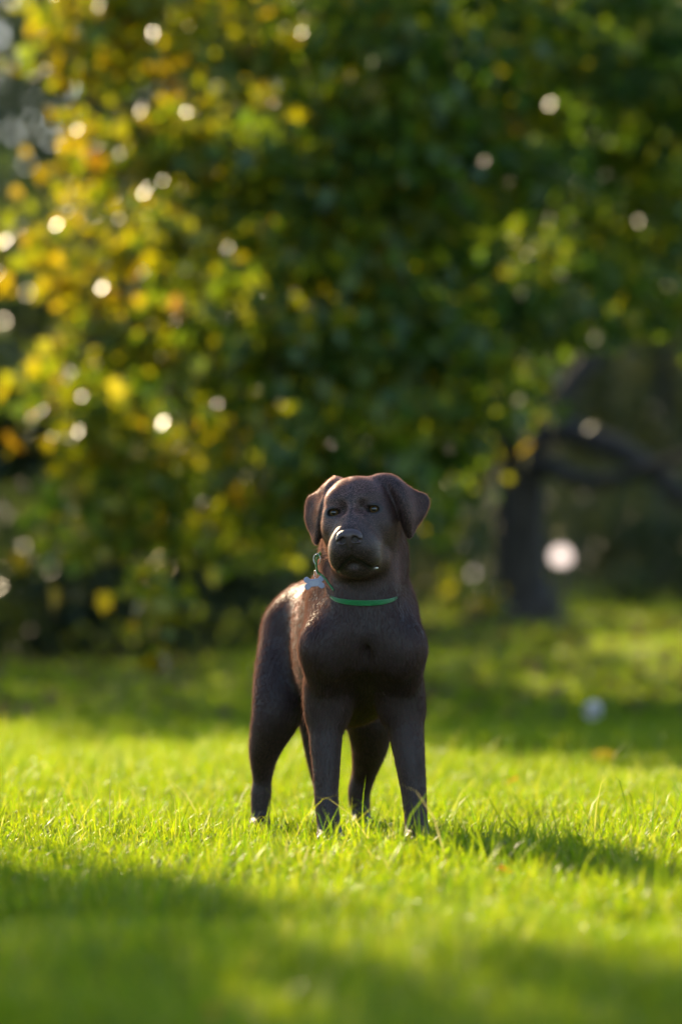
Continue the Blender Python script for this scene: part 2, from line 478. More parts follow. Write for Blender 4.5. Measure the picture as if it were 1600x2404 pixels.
def build_dog():
    mouth = define_dog()
    V, Q = mesh_sdf(sdf, (-.27, -.30, -.01), (.24, .78, .82)  , .0038)
    L = to_head(V[Q].mean(1))
    sel = (L[:, 1] > -.14) & (L[:, 2] > -.15) & (L[:, 1] < .12) & (np.abs(L[:, 0]) < .16) & (V[Q].mean(1)[:, 2] > .50)
    V, flat, tot, hq = split_quads(V, Q, sel, sdf, .0038)
    # orientation check
    me = mesh_from('dog', V, flat, tot)
    fl = flat[:4]
    n = np.cross(V[fl[1]] - V[fl[0]], V[fl[2]] - V[fl[1]])
    if (n * grad(sdf, V[fl[:1]])[0]).sum() < 0:
        me.flip_normals()
    G = grad(sdf, V); N = G / np.maximum(np.linalg.norm(G, axis=1, keepdims=True), 1e-9)
    # bare, darker skin: eye rims, lips
    Lv = to_head(V)
    bare = np.zeros(len(V))
    for s in (-1, 1):
        q = (Lv - np.array([s * .0418, 0, 0])) / np.array([.0168, .03, .0116])
        bare = np.maximum(bare, np.clip(1.6 - np.linalg.norm(q, axis=1) * 1.2, 0, 1))
    for p, q in zip(mouth[:-1], mouth[1:]):
        bare = np.maximum(bare, np.clip(1 - (sd_cap(V, p, q, .003, .003)) / .0035, 0, 1))
    float_attr(me, 'bare', bare)
    nt = NT('dog_skin')
    b = nt.n('BsdfPrincipled')
    at = nt.n('Attribute', attribute_name='bare')
    mix = nt.n('Mix', data_type='RGBA')
    nt.l(at.outputs['Fac'], mix.inputs[0])
    tc = nt.n('TexCoord'); nz = nt.n('TexNoise'); nz.inputs['Scale'].default_value = 260
    nt.l(tc.outputs['Object'], nz.inputs['Vector'])
    rp = ramp(nt, [(0.3, (.015, .0068, .0054)), (0.7, (.026, .0120, .0095))], nz.outputs['Fac'])
    nt.l(rp.outputs[0], mix.inputs[6])
    mix.inputs[7].default_value = (.008, .006, .0055, 1)
    nt.l(mix.outputs[2], b.inputs['Base Color'])
    b.inputs['Roughness'].default_value = .55
    bp = nt.n('Bump'); bp.inputs['Strength'].default_value = .5; bp.inputs['Distance'].default_value = .001
    nt.l(nz.outputs['Fac'], bp.inputs['Height']); nt.l(bp.outputs[0], b.inputs['Normal'])
    nt.l(b.outputs[0], nt.out.inputs[0])
    dog = link('dog', me, nt.m)
    tag(dog, 'dark chocolate brown labrador standing in the sunlit grass and looking past the camera', 'dog')

    # nose pad
    ops = globals()['OPS'][:]; OPS.clear()
    hm = HM
    add('ell', (H(0, .080, -.0530), v3(.0255, .0150, .0155), hm), .01, None)
    add('ell', (H(0, .083, -.0470), v3(.0220, .0130, .0105), hm), .008, None)
    add('cap', (H(0, .086, -.058), H(0, .086, -.070), .0075, .0045), .008, None)
    for s in (-1, 1):
        add('ell', (H(s * .0175, .086, -.0565), v3(.0095, .0090, .0115), hm), .006, None)
    for s in (-1, 1):
        add('ell', (H(s * .0130, .0950, -.0575), v3(.0070, .0190, .0062), hm), .004, None, '-')
        add('cap', (H(s * .017, .095, -.060), H(s * .0280, .088, -.0605), .0036, .0022), .003, None, '-')
    add('cap', (H(0, .0985, -.055), H(0, .092, -.078), .0012, .0012), .003, None, '-')
    NV, NQ = mesh_sdf(sdf, H(0, .08, -.055) - .05, H(0, .08, -.055) + .05, .0013, 2)
    nme = mesh_from('nose', NV, NQ, 4)
    n = np.cross(NV[NQ[0, 1]] - NV[NQ[0, 0]], NV[NQ[0, 2]] - NV[NQ[0, 1]])
    if (n * grad(sdf, NV[NQ[0, :1]])[0]).sum() < 0: nme.flip_normals()
    OPS.clear(); OPS.extend(ops)
    link('nose', nme, simple_mat('nose_leather', (.062, .040, .041), .36, .5, noise=.2, scale=420, bump=.0007), dog)

    # eyes
    iris = NT('eye_iris')
    b = iris.n('BsdfPrincipled'); b.inputs['Roughness'].default_value = .06; b.inputs['Coat Weight'].default_value = .6
    b.inputs['Coat Roughness'].default_value = .02
    geo = iris.n('TexCoord'); sep = iris.n('SeparateXYZ'); iris.l(geo.outputs['Object'], sep.inputs[0])
    ln = iris.n('VectorMath', operation='LENGTH')
    cmb = iris.n('CombineXYZ'); iris.l(sep.outputs[0], cmb.inputs[0]); iris.l(sep.outputs[2], cmb.inputs[2]); iris.l(cmb.outputs[0], ln.inputs[0])
    mp = iris.n('MapRange'); mp.inputs[1].default_value = 0; mp.inputs[2].default_value = .0125
    iris.l(ln.outputs['Value'], mp.inputs[0])
    r = ramp(iris, [(0.0, (.004, .004, .004)), (.34, (.004, .004, .004)), (.40, (.085, .048, .016)), (.66, (.105, .060, .020)), (.72, (.02, .012, .01)), (1, (.05, .035, .03))], mp.outputs[0])
    iris.l(r.outputs[0], b.inputs['Base Color']); iris.l(b.outputs[0], iris.out.inputs[0])
    for s in (-1, 1):
        bm = bmesh.new()
        bmesh.ops.create_uvsphere(bm, u_segments=32, v_segments=20, radius=.0125)
        for v in bm.verts:                                   # cornea bulge towards -y
            rr = math.hypot(v.co.x, v.co.z)
            if v.co.y < 0 and rr < .008: v.co.y -= .0012 * (1 - (rr / .008) ** 2)
        for f in bm.faces: f.smooth = True
        m2 = bpy.data.meshes.new('eye'); bm.to_mesh(m2); bm.free()
        e = link('eye', m2, iris.m, dog)
        e.location = H(s * .0418, -.0128, .0)
        e.rotation_euler = (math.radians(-2), 0, -YAW * 0.6)
    # small wet glimpse of a tooth in the open lip corner
    bm = bmesh.new(); bmesh.ops.create_uvsphere(bm, u_segments=12, v_segments=8, radius=1)
    for f in bm.faces: f.smooth = True
    m2 = bpy.data.meshes.new('tooth'); bm.to_mesh(m2); bm.free()
    t = link('tooth', m2, simple_mat('tooth_enamel', (.75, .70, .68), .2), dog)
    t.matrix_local = Matrix.Translation(H(.0410, .030, -.1200)) @ Matrix([list(c) for c in np.stack([HR, HF, HU]).T]).to_4x4() @ Matrix.Diagonal((.0048, .005, .0022, 1))
    return dog, V, N, flat, tot, bare


def wave(P, seed, freq):
    """A smooth pseudo-random 3-vector field."""
    r = np.random.default_rng(seed)
    out = np.zeros((len(P), 3))
    for i in range(3):
        for _ in range(5):
            k = r.normal(size=3) * freq
            out[:, i] += np.sin(P @ k + r.uniform(0, 6.28))
    return out / 2.2

def build_fur(dog, V, N, flat, tot, bare, n_hair=480000):
    rng = np.random.default_rng(11)
    start = np.concatenate([[0], np.cumsum(tot)[:-1]])
    tris = []
    for k in range(1, int(tot.max()) - 1):
        m = tot > k + 1
        tris.append(np.stack([flat[start[m]], flat[start[m] + k], flat[start[m] + k + 1]], 1))
    T = np.concatenate(tris)
    A = np.linalg.norm(np.cross(V[T[:, 1]] - V[T[:, 0]], V[T[:, 2]] - V[T[:, 0]]), axis=1) / 2
    C = V[T].mean(1)
    Lc = to_head(C)
    headish = np.clip((Lc[:, 1] + .13) / .03, 0, 1) * np.clip((Lc[:, 2] + .16) / .03, 0, 1) * (C[:, 2] > .5)
    W = A * (1 + 1.6 * headish)
    cs = np.cumsum(W); cs /= cs[-1]
    ti = np.searchsorted(cs, rng.random(n_hair))
    u = np.sqrt(rng.random(n_hair)); w = rng.random(n_hair)
    b = np.stack([1 - u, u * (1 - w), u * w], 1)
    t = T[ti]
    P = (V[t] * b[:, :, None]).sum(1)
    Nn = (N[t] * b[:, :, None]).sum(1); Nn /= np.linalg.norm(Nn, axis=1, keepdims=True)
    br = (bare[t] * b).sum(1)
    L = to_head(P)
    keep = (br < .35)
    nq = (L - np.array([0, .088, -.0545])) / np.array([.0265, .022, .0190])
    keep &= (np.linalg.norm(nq, axis=1) > 1.0) & (P[:, 2] > .004)
    P, Nn, L = P[keep], Nn[keep], L[keep]
    n = len(P)
    _, fl = sdf(P, flow=True)
    side = np.clip((L[:, 1] + .05) / .03, 0, 1) * np.clip((L[:, 2] + .10) / .03, 0, 1) * (P[:, 2] > .5) * np.clip(1.2 - np.abs(L[:, 0]) / .05, 0, 1)
    fl += (np.tanh(L[:, 0] / .006) * side)[:, None] * HR * 1.6 * np.maximum(np.linalg.norm(fl, axis=1, keepdims=True), .3)   # the parting along nose and forehead
    fl += wave(P, 3, 22.0) * .08 + wave(P, 5, 90.0) * .10 + wave(P, 6, 420.0) * .09
    fl /= np.maximum(np.linalg.norm(fl, axis=1, keepdims=True), 1e-6)
    tan = fl - (fl * Nn).sum(1, keepdims=True) * Nn
    tan /= np.maximum(np.linalg.norm(tan, axis=1, keepdims=True), 1e-6)
    # length by region
    ln = np.full(n, .0125)
    z = P[:, 2]
    ln = np.where(z < .24, .007 + (z / .24) * .004, ln)
    hd = np.clip((L[:, 1] + .14) / .06, 0, 1) * np.clip((L[:, 2] + .165) / .03, 0, 1)
    ln = ln * (1 - hd) + .0068 * hd
    mz = np.clip((L[:, 1] - .0) / .05, 0, 1) * hd
    ln = ln * (1 - mz) + .0036 * mz
    ln *= rng.uniform(.55, 1.1, n)
    lift = np.clip(rng.normal(.20, .08, n) + 0.035 * wave(P, 8, 380.0)[:, 0], .03, .8)
    lift += .12 * hd
    fly = rng.random(n) < .06
    lift = np.where(fly, rng.uniform(.45, 1.0, n), lift); ln = np.where(fly, ln * 1.15, ln)
    d0 = tan * np.cos(lift)[:, None] + Nn * np.sin(lift)[:, None]
    d1 = tan * np.cos(lift * .3)[:, None] + Nn * np.sin(lift * .3)[:, None]
    jit = rng.normal(size=(n, 3)) * .10
    p0 = P - Nn * .0006
    p1 = p0 + (d0 + jit * .4) * (ln * .5)[:, None]
    p2 = p1 + (d1 + jit) * (ln * .5)[:, None]
    pts = np.stack([p0, p1, p2], 1)
    # whiskers
    wr, wt = [], []
    for s in (-1, 1):
        for i in range(9):
            a, b_, c_ = s * rng.uniform(.034, .046), rng.uniform(.030, .062), rng.uniform(-.092, -.070)
            d_ = HR * s * rng.uniform(.6, 1) + HF * rng.uniform(-.1, .5) + HU * rng.uniform(-.35, .15)
            wr.append(H(a, b_, c_)); wt.append(d_ / np.linalg.norm(d_) * rng.uniform(.025, .05))
    wr, wt = np.array(wr), np.array(wt)
    pts = np.concatenate([pts, np.stack([wr, wr + wt * .5, wr + wt + HU * -.004], 1)])
    n_w = len(wr)
    cu = bpy.data.hair_curves.new('fur')
    cu.add_curves([3] * (n + n_w))
    cu.attributes['position'].data.foreach_set('vector', pts.astype(np.float32).ravel())
    rad = cu.attributes.get('radius') or cu.attributes.new('radius', 'FLOAT', 'POINT')
    base = (00.00015 * (1 - .35 * hd)) * rng.uniform(.75, 1.25, n)
    rr = np.stack([base, base * .8, base * .12], 1)
    rr = np.concatenate([rr, np.tile([[.00022, .00016, .00005]], (n_w, 1))])
    rad.data.foreach_set('value', rr.astype(np.float32).ravel())
    # skylight on the face painted into the hair, strongest on nose bridge and lips
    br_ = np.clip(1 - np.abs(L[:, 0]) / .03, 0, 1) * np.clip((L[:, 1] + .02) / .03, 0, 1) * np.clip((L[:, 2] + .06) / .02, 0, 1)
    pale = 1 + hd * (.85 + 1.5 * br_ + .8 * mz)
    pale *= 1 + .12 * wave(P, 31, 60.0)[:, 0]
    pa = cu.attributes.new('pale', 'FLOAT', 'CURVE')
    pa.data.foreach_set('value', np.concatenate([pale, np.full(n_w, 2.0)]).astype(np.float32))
    nt = NT('dog_fur')
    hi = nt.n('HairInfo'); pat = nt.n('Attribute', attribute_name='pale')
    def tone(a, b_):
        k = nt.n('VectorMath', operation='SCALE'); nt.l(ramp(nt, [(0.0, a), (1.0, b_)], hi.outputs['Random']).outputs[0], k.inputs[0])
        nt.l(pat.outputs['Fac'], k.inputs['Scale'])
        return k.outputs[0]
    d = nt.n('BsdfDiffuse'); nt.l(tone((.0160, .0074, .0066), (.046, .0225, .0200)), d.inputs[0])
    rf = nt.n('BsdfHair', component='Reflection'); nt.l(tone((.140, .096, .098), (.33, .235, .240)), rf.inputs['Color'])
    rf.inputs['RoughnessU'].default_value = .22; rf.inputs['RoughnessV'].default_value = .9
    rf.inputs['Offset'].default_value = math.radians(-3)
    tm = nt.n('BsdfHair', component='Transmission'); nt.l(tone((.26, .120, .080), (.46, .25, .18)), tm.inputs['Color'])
    tm.inputs['RoughnessU'].default_value = .30; tm.inputs['RoughnessV'].default_value = .9
    a = nt.n('MixShader'); a.inputs[0].default_value = .45; nt.l(d.outputs[0], a.inputs[1]); nt.l(rf.outputs[0], a.inputs[2])
    b = nt.n('MixShader'); b.inputs[0].default_value = .22; nt.l(a.outputs[0], b.inputs[1]); nt.l(tm.outputs[0], b.inputs[2])
    nt.l(b.outputs[0], nt.out.inputs[0])
    cu.materials.append(nt.m)
    o = bpy.data.objects.new('fur', cu)
    col.objects.link(o); o.parent = dog
    scene.cycles_curves.shape = 'RIBBONS'
    scene.cycles_curves.subdivisions = 2
    return o

def build_collar(V, N):
    """Green strap lying round the neck: found by marching out from the neck's axis until the skin is met."""
    # plane through the visible points: low in front, the ring on the viewer's left, high at the nape
    c = v3(.049, .035, .560)
    front, left = v3(X(866, 7.87), -.13, Z(1411, 7.87)), v3(X(744, 8.0), .0, Z(1322, 8.0))
    right = v3(X(955, 8.0), .0, Z(1368, 8.0))
    # height over the axis as a smooth function of the angle
    def height(th):      # th = 0 front, + towards viewer's right
        return Z(1416, 7.87) + 0.092 * (1 - math.cos(th))
    n = 120
    th = np.arange(n) / n * 2 * math.pi
    dirs = np.stack([np.sin(th), -np.cos(th), np.zeros(n)], 1)
    z = np.array([height(t) for t in th])
    org = np.tile(c, (n, 1)); org[:, 2] = z
    org[:, 1] += (z - .56) * -.35
    t = np.full(n, .02)
    for _ in range(60):
        d = sdf(org + dirs * t[:, None]); t += np.clip(-d, -.004, .01) * .8
    for _ in range(2): t = (np.roll(t, 1) + t + np.roll(t, -1)) / 3
    m = ((th + math.pi) % (2 * math.pi)) - math.pi          # the strap shows under the chin; elsewhere the coat closes over it
    off = .0056 - 0.0105 * sstep(.22, .74, np.abs(m + .02)) + .0065 * sstep(2.0, 2.6, np.abs(m))
    R = org + dirs * (t + off)[:, None]
    tang = np.roll(R, -1, 0) - np.roll(R, 1, 0)
    tang /= np.linalg.norm(tang, axis=1, keepdims=True)
    outw = dirs - (dirs * tang).sum(1, keepdims=True) * tang
    outw /= np.linalg.norm(outw, axis=1, keepdims=True)
    upw = np.cross(tang, outw); upw *= np.sign(upw[:, 2:3])
    hw, ht = .0056, .0010
    prof = [(-1, -hw), (1, -hw), (1.4, -hw * .5), (1.5, 0), (1.4, hw * .5), (1, hw), (-1, hw)]
    k = len(prof)
    nar = (1 - .6 * sstep(.10, .70, np.abs(m + .02)))[:, None]
    VV = np.concatenate([R + outw * ht * a + upw * bb * nar for a, bb in prof]).reshape(k, n, 3).transpose(1, 0, 2).reshape(-1, 3)
    F = []
    for i in range(n):
        for j in range(k):
            F.append((i * k + j, i * k + (j + 1) % k, ((i + 1) % n) * k + (j + 1) % k, ((i + 1) % n) * k + j))
    green = NT('green_webbing')
    b = green.n('BsdfPrincipled'); b.inputs['Roughness'].default_value = .45
    b.inputs['Sheen Weight'].default_value = .3
    tc = green.n('TexCoord'); wv = green.n('TexWave'); wv.inputs['Scale'].default_value = 420; wv.bands_direction = 'DIAGONAL'
    green.l(tc.outputs['Object'], wv.inputs['Vector'])
    r = ramp(green, [(0, (.003, .17, .032)), (1, (.005, .27, .055))], wv.outputs['Fac'])
    green.l(r.outputs[0], b.inputs['Base Color'])
    bp = green.n('Bump'); bp.inputs['Distance'].default_value = .0004; green.l(wv.outputs['Fac'], bp.inputs['Height']); green.l(bp.outputs[0], b.inputs['Normal'])
    tr = green.n('BsdfTranslucent'); tr.inputs[0].default_value = (.01, .5, .10, 1)
    ad = green.n('MixShader'); ad.inputs[0].default_value = .25
    green.l(b.outputs[0], ad.inputs[1]); green.l(tr.outputs[0], ad.inputs[2]); green.l(ad.outputs[0], green.out.inputs[0])
    root = empty('dog_collar', tuple(c))
    tag(root, 'bright green webbing collar with a bone shaped tag round the brown dog\'s neck', 'dog collar')
    def put(name, me, mat, parent=root):
        o = link(name, me, mat, parent)
        if parent is root: o.location = -Vector(c)
        return o
    put('strap', mesh_from('strap', VV, np.array(F), 4), green.m)
    # loop of strap standing off the neck at the viewer's left, with the ring through it
    lx = [(752, 1301, -.004), (746, 1306, -.012), (743, 1314, -.016), (742, 1325, -.018), (743.5, 1337, -.018), (748, 1346, -.016), (757, 1352, -.028), (766, 1362, -.046), (774, 1374, -.064), (784, 1386, -.078)]
    S = spline([v3(X(a, CAM_D + y), y, Z(bz, CAM_D + y)) for a, bz, y in lx], 5)
    m = len(S)
    tg = np.gradient(S, axis=0); tg /= np.linalg.norm(tg, axis=1, keepdims=True)
    ow = np.tile(v3(-1, -.1, 0), (m, 1)); ow -= (ow * tg).sum(1, keepdims=True) * tg; ow /= np.linalg.norm(ow, axis=1, keepdims=True)
    wd = np.cross(tg, ow)
    VV = np.concatenate([S + ow * a * .0016 + wd * bb * (.0060 - .0042 * sstep(.45, .62, np.linspace(0, 1, m)))[:, None] for a, bb in ((-1, -1), (1, -1), (1.3, 0), (1, 1), (-1, 1))]).reshape(5, m, 3).transpose(1, 0, 2).reshape(-1, 3)
    F = [(i * 5 + j, i * 5 + (j + 1) % 5, (i + 1) * 5 + (j + 1) % 5, (i + 1) * 5 + j) for i in range(m - 1) for j in range(5)]
    put('strap_loop', mesh_from('strap_loop', VV, np.array(F), 4), green.m)
    steel = simple_mat('polished_steel', (.62, .63, .66), .22, metallic=1.0, noise=.06)
    def torus(name, cen, R0, r0, ax, stretch=1.0):
        bm = bmesh.new()
        rings = []
        a1 = v3(*ax[0]); a2 = v3(*ax[1]); a3 = np.cross(a1, a2)
        for i in range(28):
            t_ = i / 28 * 2 * math.pi
            rad_ = a1 * math.cos(t_) + a2 * math.sin(t_) * stretch
            ring = []
            for j in range(8):
                p_ = j / 8 * 2 * math.pi
                q_ = cen + rad_ * R0 + (rad_ / np.linalg.norm(rad_) * math.cos(p_) + a3 * math.sin(p_)) * r0
                ring.append(bm.verts.new(q_))
            rings.append(ring)
        for i in range(28):
            for j in range(8):
                f = bm.faces.new((rings[i][j], rings[(i + 1) % 28][j], rings[(i + 1) % 28][(j + 1) % 8], rings[i][(j + 1) % 8])); f.smooth = True
        bmesh.ops.recalc_face_normals(bm, faces=bm.faces)
        me = bpy.data.meshes.new(name); bm.to_mesh(me); bm.free()
        return me
    yT = -.022
    def PP(px, py, y=yT): return v3(X(px, CAM_D + y), y, Z(py, CAM_D + y))
    put('ring', torus('ring', PP(744, 1313), .0090, .0009, ((.8, -.6, 0), (0, 0, 1)), 1.25), steel)
    put('split_ring', torus('split_ring', PP(740.0, 1348), .0046, .0007, ((.55, -.83, 0), (0, 0, 1)), 1.7), steel)
    # bone shaped tag
    rt = 9.0
    cx, cz = 737.5, 1368.0
    pts = []
    for i in range(160):
        a = i / 160 * 2 * math.pi
        # union outline of a bar and four knobs, by marching a ray outward
        dx, dz = math.cos(a), math.sin(a)
        lo_, hi_ = 0.0, .04
        for _ in range(24):
            mid = (lo_ + hi_) / 2
            x_, z_ = dx * mid, dz * mid
            bar = max(abs(x_) - .0150, abs(z_) - .0080)
            kn = min(math.hypot(abs(x_) - .0152, abs(z_) - .0072) - .0062, 9)
            k_ = .003; h_ = max(k_ - abs(bar - kn), 0) / k_
            dd = min(bar, kn) - h_ * h_ * k_ * .25
            if dd < 0: lo_ = mid
            else: hi_ = mid
        pts.append((dx * lo_, dz * lo_))
    bm = bmesh.new()
    fr = [bm.verts.new((x_, -.0008, z_)) for x_, z_ in pts]
    fi = [bm.verts.new((x_ * .90, -.0012, z_ * .88)) for x_, z_ in pts]
    bk = [bm.verts.new((x_, .0008, z_)) for x_, z_ in pts]
    m_ = len(pts)
    for i in range(m_):
        j = (i + 1) % m_
        bm.faces.new((fr[i], fr[j], fi[j], fi[i])); bm.faces.new((bk[i], bk[j], fr[j], fr[i]))
    bm.faces.new(fi); bm.faces.new(bk[::-1])
    bmesh.ops.recalc_face_normals(bm, faces=bm.faces)
    me = bpy.data.meshes.new('bone_tag'); bm.to_mesh(me); bm.free()
    bt = link('bone_tag', me, simple_mat('anodised_lilac_metal', (.36, .38, .56), .42, metallic=.25, noise=.05), root)
    bt['label'] = 'bluish grey metal bone shaped name tag'
    bt.location = Vector(PP(cx, cz)) - Vector(c)
    bt.rotation_euler = (math.radians(4), math.radians(-rt * .6), math.radians(-10))
    eng = simple_mat('engraving', (.62, .64, .74), .45, metallic=.2, noise=.02)
    rr = random.Random(5)
    bm = bmesh.new()
    for row, (wz, wl) in enumerate(((.0034, .0086), (.0006, .0100), (-.0022, .0098), (-.0048, .0070))):
        x_ = -wl
        while x_ < wl:                                   # the worn, unreadable strokes of the engraving
            w_ = rr.uniform(.0006, .0016)
            q = [bm.verts.new((x_ + a, -.00135, wz + bb)) for a, bb in ((0, -.0006), (w_, -.0006), (w_, .0006), (0, .0006))]
            bm.faces.new(q); x_ += w_ + rr.uniform(.0003, .0007)
    me = bpy.data.meshes.new('engraving'); bm.to_mesh(me); bm.free()
    e = link('engraving', me, eng, bt); e['kind'] = 'stuff'
    return root

# ------------------------------------------------------------------ ground
def sstep(a, b, x):
    t = np.clip((x - a) / (b - a), 0, 1)
    return t * t * (3 - 2 * t)

def gz(x, y):
    """Height of the ground; it swells gently under the trees behind the lawn."""
    x = np.asarray(x, float); D = np.asarray(y, float) + CAM_D
    right = sstep(-1.5, 1.3, x * 22 / np.maximum(D, 8))
    z = sstep(14, 24, D) * (.16 + .24 * right) + sstep(26, 70, D) * .9
    z += .012 * np.sin(x * 1.7 + 1) * np.sin(D * 1.1) * sstep(9.5, 12, D)
    return z

def build_ground():
    xs = np.concatenate([-np.geomspace(1500, 4, 24), np.linspace(-3.8, 3.8, 60), np.geomspace(4, 1500, 24)])
    ys = np.concatenate([-np.geomspace(1500, 10, 14) - 0, np.linspace(-9.5, 60, 160), np.geomspace(62, 1800, 20)])
    Xg, Yg = np.meshgrid(xs, ys, indexing='xy')
    V = np.stack([Xg, Yg, gz(Xg, Yg)], -1).reshape(-1, 3)
    nx, ny = len(xs), len(ys)
    i, j = np.meshgrid(np.arange(nx - 1), np.arange(ny - 1), indexing='xy')
    a = (j * nx + i).ravel()
    F = np.stack([a, a + 1, a + nx + 1, a + nx], 1)
    nt = NT('lawn_soil')
    b = nt.n('BsdfPrincipled'); b.inputs['Roughness'].default_value = .9; b.inputs['Specular IOR Level'].default_value = .15
    tc = nt.n('TexCoord')
    n1 = nt.n('TexNoise'); n1.inputs['Scale'].default_value = 1.3; n1.inputs['Detail'].default_value = 6
    n2 = nt.n('TexNoise'); n2.inputs['Scale'].default_value = 45; n2.inputs['Detail'].default_value = 5
    nt.l(tc.outputs['Object'], n1.inputs['Vector']); nt.l(tc.outputs['Object'], n2.inputs['Vector'])
    r1 = ramp(nt, [(.3, (.026, .052, .008)), (.55, (.038, .076, .010)), (.75, (.055, .060, .018))], n1.outputs['Fac'])
    r2 = ramp(nt, [(.3, (.45, .45, .45)), (.7, (1.1, 1.1, 1.1))], n2.outputs['Fac'])
    mx = nt.n('Mix', data_type='RGBA', blend_type='MULTIPLY'); mx.inputs[0].default_value = 1
    nt.l(r1.outputs[0], mx.inputs[6]); nt.l(r2.outputs[0], mx.inputs[7]); nt.l(mx.outputs[2], b.inputs['Base Color'])
    bp = nt.n('Bump'); bp.inputs['Distance'].default_value = .02; nt.l(n2.outputs['Fac'], bp.inputs['Height']); nt.l(bp.outputs[0], b.inputs['Normal'])
    nt.l(b.outputs[0], nt.out.inputs[0])
    g = link('ground', mesh_from('ground', V, F, 4), nt.m)
    tag(g, 'gently rising lawn ground', kind='structure')
    return g

# ------------------------------------------------------------------ grass
def grass_material():
    nt = NT('grass_blade')
    at = nt.n('Attribute', attribute_name='tint')
    oi = nt.n('ObjectInfo')
    sp = nt.n('SeparateColor'); nt.l(at.outputs['Color'], sp.inputs[0])
    ad = nt.n('Math', operation='ADD'); nt.l(sp.outputs[0], ad.inputs[0])
    m2 = nt.n('Math', operation='MULTIPLY_ADD'); nt.l(oi.outputs['Random'], m2.inputs[0]); m2.inputs[1].default_value = .24; m2.inputs[2].default_value = -.12
    nt.l(m2.outputs[0], ad.inputs[1])
    base = ramp(nt, [(0, (.022, .070, .006)), (.4, (.040, .100, .006)), (.75, (.068, .125, .007)), (.9, (.16, .17, .035)), (1, (.34, .30, .14))], ad.outputs[0])
    tran = ramp(nt, [(0, (.10, .24, .004)), (.4, (.31, .43, .005)), (.75, (.48, .52, .006)), (.9, (.58, .54, .06)), (1, (.6, .52, .25))], ad.outputs[0])
    b = nt.n('BsdfPrincipled'); b.inputs['Roughness'].default_value = .42; b.inputs['Specular IOR Level'].default_value = .28
    nt.l(base.outputs[0], b.inputs['Base Color'])
    t = nt.n('BsdfTranslucent'); nt.l(tran.outputs[0], t.inputs[0])
    mx = nt.n('MixShader'); mx.inputs[0].default_value = .62
    nt.l(b.outputs[0], mx.inputs[1]); nt.l(t.outputs[0], mx.inputs[2]); nt.l(mx.outputs[0], nt.out.inputs[0])
    return nt.m

def blades(rng, n, rad, hmin, hmax, wmin, wmax, long_share=.0, droop=1.0):
    """n curved tapering blades rooted in a disc."""
    r = rad * np.sqrt(rng.random(n)); a = rng.random(n) * 6.283
    root = np.stack([r * np.cos(a), r * np.sin(a), np.full(n, -.006)], 1)
    h = rng.uniform(hmin, hmax, n) * rng.uniform(.6, 1, n)
    lg = rng.random(n) < long_share
    h = np.where(lg, h * rng.uniform(1.5, 2.3, n), h)
    w = rng.uniform(wmin, wmax, n) * np.where(lg, .85, 1)
    az = rng.random(n) * 6.283
    lean = np.abs(rng.normal(.28, .22, n)) * droop
    bend = np.abs(rng.normal(.6, .5, n)) * droop
    d = np.stack([np.cos(az), np.sin(az)], 1)
    side_a = az + math.pi / 2 + rng.normal(0, .6, n)
    sd = np.stack([np.cos(side_a), np.sin(side_a), np.zeros(n)], 1)
    pts = []
    p = root.copy(); ang = lean.copy()
    segs = 4
    pts.append(p.copy())
    for k in range(segs):
        st = h / segs
        p = p + np.stack([d[:, 0] * np.sin(ang) * st, d[:, 1] * np.sin(ang) * st, np.cos(ang) * st], 1)
        ang = ang + bend / segs * (1 + .5 * k)
        pts.append(p.copy())
    wid = [.75, 1.0, .85, .5]
    V, cols = [], []
    for k in range(segs):
        V.append(pts[k] - sd * (w * wid[k] / 2)[:, None]); V.append(pts[k] + sd * (w * wid[k] / 2)[:, None])
    V.append(pts[segs])
    nv = 2 * segs + 1
    VV = np.stack(V, 1).reshape(-1, 3)
    o = (np.arange(n) * nv)[:, None]
    Q = np.concatenate([o + np.array([2 * k, 2 * k + 1, 2 * k + 3, 2 * k + 2])[None] for k in range(segs - 1)])
    T = o + np.array([2 * segs - 2, 2 * segs - 1, 2 * segs])[None]
    tint = np.clip(rng.normal(.42, .17, n), 0, .84)
    tint = np.where(rng.random(n) < .035, rng.uniform(.88, 1, n), tint)
    flat = np.concatenate([Q.ravel(), T.ravel()]); tot = np.concatenate([np.full(len(Q), 4), np.full(len(T), 3)])
    return VV, flat, tot, np.repeat(tint, nv)

